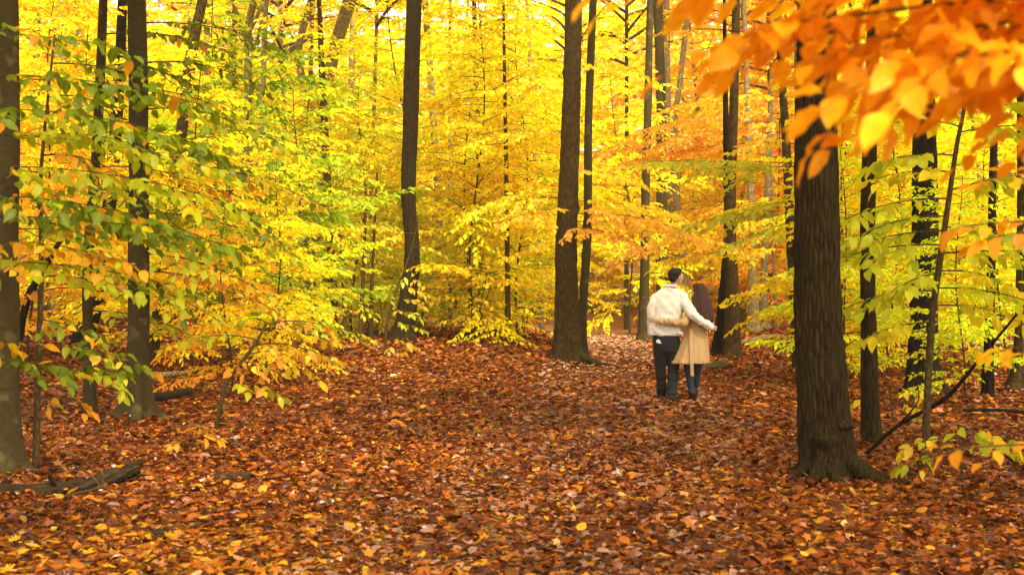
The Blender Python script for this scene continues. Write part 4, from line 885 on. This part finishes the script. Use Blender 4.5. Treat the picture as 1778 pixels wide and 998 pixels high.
def finish_blobs():
    todo = []
    for o in COL.objects:
        if o.type == 'MESH' and o.data.name in JOBS:
            voxel, smooth, disp = JOBS[o.data.name]
            m = o.modifiers.new('r', 'REMESH'); m.mode = 'VOXEL'; m.voxel_size = voxel
            if smooth:
                m = o.modifiers.new('s', 'SMOOTH'); m.iterations = smooth; m.factor = .5
            todo.append((o, disp))
    dg = bpy.context.evaluated_depsgraph_get()
    res = [bpy.data.meshes.new_from_object(o.evaluated_get(dg)) for o, _ in todo]
    for (o, disp), out in zip(todo, res):
        mat = o.data.materials[0]; o.modifiers.clear(); o.data = out
        if disp:
            n = len(out.vertices); co = np.empty(n*3, np.float32); no = np.empty(n*3, np.float32)
            out.vertices.foreach_get('co', co); out.vertices.foreach_get('normal', no); co = co.reshape(-1, 3)
            co += no.reshape(-1, 3)*np.array([disp(Vector(c)) for c in co.tolist()], np.float32)[:, None]
            out.vertices.foreach_set('co', co.ravel()); out.update()
        out.polygons.foreach_set('use_smooth', np.ones(len(out.polygons), bool))
        out.materials.clear(); out.materials.append(mat)
def hand(b, w, dr, pn, s=1., curl=.35, thumb=1):
    """w wrist, dr finger direction, pn palm-side direction (fingers curl this way)"""
    d = Vector(dr).normalized(); n = Vector(pn); n = (n-d*n.dot(d)).normalized(); l = d.cross(n)*thumb
    w = Vector(w)
    M = Matrix((d, l, n)).transposed()
    b.ell(w+d*.045*s, (.055*s, .042*s, .017*s), M)
    for i, (o, L) in enumerate(((.03, .072), (.011, .08), (-.010, .075), (-.029, .06))):
        p = w+d*.085*s+l*o*s; r_ = .0095*s; c = 0.
        for j, f in enumerate((.45, .32, .25)):
            c += curl; q = p+(d*math.cos(c)+n*math.sin(c))*L*f*s*1.05; b.cap(p, r_, q, r_*.9); p = q; r_ *= .9
    p = w+d*.02*s+l*.035*s; q = p+(d*.6+l*.75+n*.25).normalized()*.038*s; b.cap(p, .0125*s, q, .011*s); b.cap(q, .011*s, q+(d*.9+l*.25+n*.4).normalized()*.03*s, .0095*s)
def head(b, c, yaw, pitch=0, roll=0, s=1.):
    M = Matrix.Rotation(yaw, 3, 'Z') @ Matrix.Rotation(pitch, 3, 'X') @ Matrix.Rotation(roll, 3, 'Y')
    c = Vector(c); T = lambda v: c+M @ (Vector(v)*s)
    def E(v, r, sub=3): b.ell(T(v), [k*s for k in r], M, sub)
    E((0, .015, .03), (.074, .093, .09)); E((0, -.028, -.045), (.056, .058, .066)); E((0, -.065, -.095), (.026, .022, .02))
    b.cap(T((0, -.088, .012)), .009*s, T((0, -.112, -.024)), .0135*s)
    E((0, -.07, .03), (.05, .024, .014)); E((0, -.082, -.058), (.023, .012, .0065)); E((0, -.08, -.069), (.02, .012, .007))
    for q in (-1, 1):
        E((q*.074, .012, -.008), (.010, .02, .032)); E((q*.045, -.05, -.02), (.025, .025, .03)); E((q*.031, -.078, .012), (.012, .009, .008))
    return T, M
M_SKIN = mat_simple('skin', (.56, .30, .19), .55, 60, .12, .05)
M_HAIRM = mat_simple('short_dark_hair', (.010, .006, .004), .6, 220, .6, .6)
M_HAIRW = mat_simple('long_brown_hair', (.050, .016, .006), .5, 160, .7, .3, (1, 1, .08), .25)
M_CREAM = mat_simple('cream_canvas', (.80, .77, .71), .85, 90, .12, .25)
M_TAN = mat_simple('tan_gabardine', (.52, .335, .16), .8, 120, .15, .2)
M_JEAN = mat_simple('dark_denim', (.014, .015, .019), .8, 240, .5, .3)
M_JEANB = mat_simple('blue_denim', (.018, .028, .048), .8, 240, .5, .3)
M_SHOE = mat_simple('brown_leather', (.020, .006, .004), .45, 60, .4, .2)
M_WHITE = mat_simple('white_cotton', (.8, .76, .72), .8, 80, .1, .2)
M_EYE = mat_simple('eye', (.55, .52, .48), .2, 10, .05, 0)
def wr(scale, amp, an=(1, 1, 1)):
    def f(co): q = Vector((co.x*an[0], co.y*an[1], co.z*an[2])); return amp*(mnoise.noise(q*scale)+.5*mnoise.noise(q*scale*2.3))
    return f
def person(px, label, yaw=0):
    x0 = X(px, 20); e = empty('person', (x0, 20, gz(x0, 20))); tag(e, label, 'person')
    return e, (lambda px_, py_, dy=0.: Vector((X(px_, 20)-x0, dy, (697-py_)*KP)))
# --- the man
e, P = person(1160, 'person in a cream jacket and dark jeans walking away, arm round the companion')
z = lambda py: (697-py)*KP
def rings(lst): return [(P(cx, py).x, dy, z(py), rx, ry) for (py, cx, rx, ry, dy) in lst]
b = Blob()
hT, hM = head(b, P(1174, 482.5), R(128), R(-6), R(4), 1.03)
b.cap(P(1172, 493, .015), .055, P(1163, 507, 0), .062)
b.loft(rings([(507, 1162, .09, .07, 0), (517, 1160, .15, .085, 0), (540, 1158, .165, .105, 0), (575, 1156, .145, .1, 0), (600, 1157, .15, .11, 0)]))
b.chain([(P(1141, 519), .045), (P(1131, 552, -.02), .042), (P(1134, 580, .16), .034)])
b.chain([(P(1182, 518), .05), (P(1202, 548.5, -.19), .042), (P(1229, 567, -.2), .032)])
hand(b, P(1230, 567.5, -.2), (.75, .5, -.25), (.1, .9, -.1), 1., .3, 1)
hand(b, P(1134, 580, .17), (.3, .8, -.3), (.9, 0, -.2), 1., .4, -1)
b.chain([(P(1149, 602), .085), (P(1148, 640, .07), .058), (P(1152, 687, .16), .042), (P(1152, 693, .25), .035)])
b.chain([(P(1168, 602), .085), (P(1170, 642, .03), .058), (P(1164, 689, -.1), .042), (P(1164, 694, -.02), .035)])
mobj('body', b.mesh('body', .0075, 2), M_SKIN, e)
b = Blob()
for v, r_ in (((0, .026, .046), (.083, .094, .086)), ((0, .07, -.005), (.066, .05, .06)), ((0, -.04, .085), (.062, .05, .04)), ((.066, .022, .02), (.016, .03, .04)), ((-.066, .022, .02), (.016, .03, .04))):
    b.ell(hT(v), [k*1.03 for k in r_], hM)
mobj('hair', b.mesh('hair', .007, 3, wr(55, .006)), M_HAIRM, e)
for q in (-1, 1):
    b = Blob(); b.ell(hT((q*.031, -.082, .012)), (.010, .010, .007), hM, 2); mobj('eye', b.mesh('eye', .003, 1), M_EYE, e)
b = Blob()
fold = lambda a, zz_, k: .02*math.sin(5*a+zz_*4)+.012*math.sin(11*a-zz_*9)
b.loft(rings([(583.5, 1155.5, .222, .15, 0), (578, 1155.5, .226, .152, 0), (570, 1155, .224, .148, 0), (550, 1157, .222, .146, 0), (530, 1159, .228, .14, 0), (517, 1160, .222, .122, 0), (511, 1161.5, .205, .11, 0), (506, 1162.5, .155, .095, 0), (500, 1163.5, .085, .08, 0)]), fold=fold)
b.chain([(P(1139, 518), .074), (P(1133.5, 532, -.01), .073), (P(1130.5, 550, -.02), .066), (P(1133, 580, .14), .052)])
b.chain([(P(1183, 516, -.01), .082), (P(1201, 548, -.19), .068), (P(1217, 560.5, -.2), .058), (P(1228, 566.5, -.2), .052)])
def jd(co):
    f = .012*mnoise.noise(Vector((co.x*9+co.z*7, co.y*8, co.z*5)))+.011*math.sin(38*(co.z*.75+co.x)+5*mnoise.noise(co*5))*max(0, mnoise.noise(co*4+Vector((3, 1, 7))))+.005*mnoise.noise(Vector((co.x*22-co.z*14, co.y*20, co.z*16)))
    arm = max(0, co.x-.22)*3
    return f+min(1, arm)*.008*math.sin(70*(co.x*.75-co.z*.6)+4*mnoise.noise(co*12))
jk = mobj('jacket', b.mesh('jacket', .0085, 8, jd), M_CREAM, e)
b = Blob(); n = 28
for i in range(n):      # collar
    a = 2*math.pi*i/n; a2 = 2*math.pi*(i+1)/n
    q = lambda a: P(1164, 499.5+2.2*math.sin(a)).__add__(Vector((.088*math.cos(a), .085*math.sin(a), 0)))
    b.cap(q(a), .02, q(a2), .02)
mobj('collar', b.mesh('collar', .007, 3), M_CREAM, jk)
b = Blob(); b.cap(P(1226.5, 565, -.2), .0555, P(1230, 568, -.2), .0535); mobj('cuff', b.mesh('cuff', .007, 2), M_CREAM, jk)
b = Blob()
for i in range(14): b.cap(P(1128.5+i*4, 581.5, -.148*math.sin(math.pi*(i+.4)/14)), .012, P(1132.5+i*4, 581.5, -.148*math.sin(math.pi*(i+1.4)/14) if i < 13 else 0), .012)
mobj('waistband', b.mesh('waistband', .007, 2), M_CREAM, jk)
b = Blob()
b.loft(rings([(612, 1158, .17, .13, 0), (600, 1157.5, .19, .15, 0), (588, 1157, .19, .145, 0), (576, 1156, .175, .125, 0)]))
b.chain([(P(1147.5, 604), .108), (P(1147.5, 640, .06), .078), (P(1150, 668, .11), .070), (P(1151.5, 686, .15), .068)])
b.chain([(P(1168.5, 604), .108), (P(1170, 642, .02), .080), (P(1166.5, 668, -.05), .073), (P(1164.5, 690, -.1), .074)])
def jnd(co):
    low = max(0, .45-co.z)
    return .007*mnoise.noise(Vector((co.x*10, co.y*9, co.z*14)))+low*.022*math.sin(co.z*62+3*mnoise.noise(co*9))
mobj('jeans', b.mesh('jeans', .009, 3, jnd), M_JEAN, e)
for (px_, dy) in ((1151.5, .2), (1164, -.06)):
    b = Blob(); c = P(px_, 692, dy)
    b.ell(c+Vector((0, .05, -.005)), (.045, .13, .035)); b.ell(c+Vector((0, -.04, .02)), (.043, .05, .055)); b.loft([(c.x, c.y+.03, -.005, .046, .14), (c.x, c.y+.03, .022, .046, .14)], 24)
    mobj('shoe', b.mesh('shoe', .008, 2), M_SHOE, e)
b = Blob(); b.ell(P(1141, 593, -.15), (.03, .012, .03), Matrix.Rotation(R(35), 3, 'Y')); b.ell(P(1143.5, 595, -.15), (.03, .012, .014), Matrix.Rotation(R(20), 3, 'Y'))
mobj('pocket_cloth', b.mesh('pocket_cloth', .006, 2, wr(40, .006)), M_WHITE, e)
b = Blob(); b.chain([(P(1176, 578, -.16), .016), (P(1181, 579, -.15), .02), (P(1184, 583, -.13), .012)]); mobj('shirt_tail', b.mesh('shirt_tail', .006, 2, wr(40, .004)), M_WHITE, e)

# --- the woman
e, P = person(1208, 'person with long dark hair in a belted tan coat, leaning on the one in cream')
b = Blob()
hT, hM = head(b, P(1211.5, 508), R(-112), R(-12), R(-4), .96)
b.cap(P(1213.5, 517, .01), .045, P(1213, 532, 0), .05)
b.loft(rings([(531, 1213, .1, .06, 0), (538, 1213, .14, .08, 0), (552, 1212, .125, .09, 0), (570, 1210, .11, .085, 0), (592, 1206, .15, .11, 0), (612, 1203, .15, .11, 0)]))
b.chain([(P(1200, 536), .048), (P(1184, 561, -.17), .036), (P(1143, 556.5, -.215), .027)])
b.chain([(P(1226, 536), .048), (P(1233, 562, .03), .036), (P(1222, 575, .2), .027)])
hand(b, P(1142.5, 556.5, -.217), (-.96, .18, .12), (0, 1, 0), .88, .22, 1)
hand(b, P(1222, 575, .2), (-.7, .6, .1), (0, -.5, -.8), .88, .4, 1)
b.chain([(P(1196, 615), .075), (P(1196.5, 645, .02), .05), (P(1201, 686, -.1), .038), (P(1201, 696, -.03), .032)])
b.chain([(P(1211, 615), .075), (P(1211, 645, .07), .05), (P(1207.5, 684, .17), .038), (P(1207, 693, .25), .032)])
mobj('body', b.mesh('body', .0075, 2), M_SKIN, e)
for q in (-1, 1):
    b = Blob(); b.ell(hT((q*.031, -.082, .012)), (.010, .010, .007), hM, 2); mobj('eye', b.mesh('eye', .003, 1), M_EYE, e)
b = Blob()
for v, r_ in (((0, .028, .042), (.086, .095, .09)), ((0, -.035, .088), (.066, .06, .04)), ((0, .06, -.03), (.085, .07, .09))): b.ell(hT(v), [k*.98 for k in r_], hM)
hf = lambda a, zz_, k: .05*math.sin(7*a+zz_*5)+.03*math.sin(15*a-zz_*3)
b.loft(rings([(574, 1234, .012, .012, -.12), (569, 1232, .035, .02, -.125), (562, 1228, .072, .03, -.13), (553, 1223.5, .115, .048, -.13), (545, 1220, .138, .058, -.11), (532, 1218, .142, .078, -.08), (520, 1217.5, .132, .092, -.045), (510, 1217, .113, .1, -.01), (501, 1216, .102, .098, .0), (495, 1215, .08, .083, .0), (491, 1214, .045, .05, 0)]), seg=60, fold=hf)
for (px_, py_, w) in ((1207, 556, .012), (1211, 562, .012), (1216, 566, .014), (1200, 552, .012), (1222, 572, .014), (1229, 578, .012)):
    b.chain([(P(px_+1, 536, -.11), .03), (P(px_-1, 548, -.135), .024), (P(px_-1, py_, -.135), .006)])
mobj('hair', b.mesh('hair', .0065, 8, lambda co: .003*math.sin(co.x*210+12*mnoise.noise(Vector((co.x*6, co.y*6, co.z*3))))), M_HAIRW, e)
b = Blob()
cf = lambda a, zz_, k: max(0, 1-zz_/1.0)*(.16*math.sin(6*a+1.2)+.09*math.sin(11*a+.4))+.015*math.sin(4*a+zz_*8)
b.loft(rings([(630, 1197.5, .252, .185, -.06), (628, 1197.5, .257, .19, -.06), (612, 1201.5, .226, .17, -.045), (592, 1206, .19, .145, -.02), (578, 1208.5, .158, .12, 0), (570, 1210, .146, .11, 0), (562, 1211, .152, .112, 0), (548, 1212, .162, .115, 0), (538, 1213, .170, .104, 0), (532, 1213, .14, .085, 0), (526, 1213.5, .07, .065, 0)]), seg=72, fold=cf)
b.chain([(P(1200, 537), .064), (P(1185, 560, -.17), .057), (P(1165, 558, -.205), .052), (P(1146, 557, -.215), .046)])
b.chain([(P(1226, 537), .062), (P(1232.5, 562, .03), .052), (P(1222, 575, .18), .044)])
def cd(co):
    s_ = .006*mnoise.noise(Vector((co.x*11, co.y*10, co.z*8)))+.004*mnoise.noise(Vector((co.x*26+co.z*10, co.y*20, co.z*14)))
    s_ += .009*math.sin(34*(co.z*.5+co.x*1.3)+5*mnoise.noise(co*4))*max(0, mnoise.noise(co*3.5+Vector((2, 5, 1))))
    if co.x < -.2 and co.z > 1.0: s_ += .008*math.sin(co.x*80+4*mnoise.noise(co*14))
    return s_
ct = mobj('coat', b.mesh('coat', .0085, 2, cd), M_TAN, e)
b = Blob(); b.loft(rings([(574, 1209.5, .156, .120, 0), (568.5, 1210, .154, .118, 0)]), seg=60); mobj('belt', b.mesh('belt', .007, 2), M_TAN, ct)
def strip(name, pts, w, t_, mat, e):
    bm = bmesh.new(); rows = []
    for p in pts:
        rows.append([bm.verts.new((p[0]+dx, p[1]+dy, p[2])) for dx, dy in ((-w/2, -t_), (w/2, -t_), (w/2, 0), (-w/2, 0))])
    for p, q in zip(rows, rows[1:]):
        for i in range(4): bm.faces.new((p[i], p[(i+1) % 4], q[(i+1) % 4], q[i]))
    bm.faces.new(rows[0]); bm.faces.new(rows[-1][::-1]); bmesh.ops.recalc_face_normals(bm, faces=bm.faces)
    me = bpy.data.meshes.new(name); bm.to_mesh(me); bm.free(); mobj(name, me, mat, e)
strip('belt_tie', [P(1198.5, 571, -.13), P(1197.5, 585, -.165), P(1197, 605, -.225), P(1197, 628, -.268), P(1197.5, 640, -.268), P(1198, 650, -.262)], .046, .008, M_TAN, ct)
b = Blob(); n = 24
for i in range(n):
    q = lambda a: P(1213, 527.5).__add__(Vector((.075*math.cos(a), .07*math.sin(a), .012*math.sin(a))))
    b.cap(q(6.283*i/n), .017, q(6.283*(i+1)/n), .017)
mobj('collar', b.mesh('collar', .007, 3), M_TAN, ct)
b = Blob()
b.chain([(P(1196, 612), .09), (P(1196.5, 645, .02), .062), (P(1200.5, 682, -.09), .05)])
b.chain([(P(1211, 612), .09), (P(1211, 645, .07), .062), (P(1207.5, 682, .16), .05)])
mobj('jeans', b.mesh('jeans', .008, 3, jnd), M_JEANB, e)
for (px_, dy) in ((1201, -.08), (1207.5, .19)):
    b = Blob(); c = P(px_, 690, dy)
    b.cap(c+Vector((0, -.01, .075)), .058, c+Vector((0, 0, -.005)), .048); b.ell(c+Vector((0, .07, -.025)), (.042, .12, .035)); b.loft([(c.x, c.y+.05, -.012, .044, .13), (c.x, c.y+.05, .015, .044, .13)], 24)
    mobj('boot', b.mesh('boot', .008, 2), M_SHOE, e)
finish_blobs()

bm = bmesh.new(); bmesh.ops.create_cube(bm, size=1)
me = bpy.data.meshes.new('haze'); bm.to_mesh(me); bm.free()
hz = bpy.data.objects.new('haze', me); COL.objects.link(hz); hz.location = (0, 220, 20); hz.scale = (820, 580, 46)
m, t, out = newmat('haze'); pv = nd(t, 'ShaderNodeVolumePrincipled', Density=.0005); pv.inputs['Color'].default_value = (1, .93, .72, 1); t.links.new(pv.outputs[0], out.inputs['Volume'])
me.materials.append(m); tag(hz, 'pale warm haze between the trees', 'haze', kind='stuff')
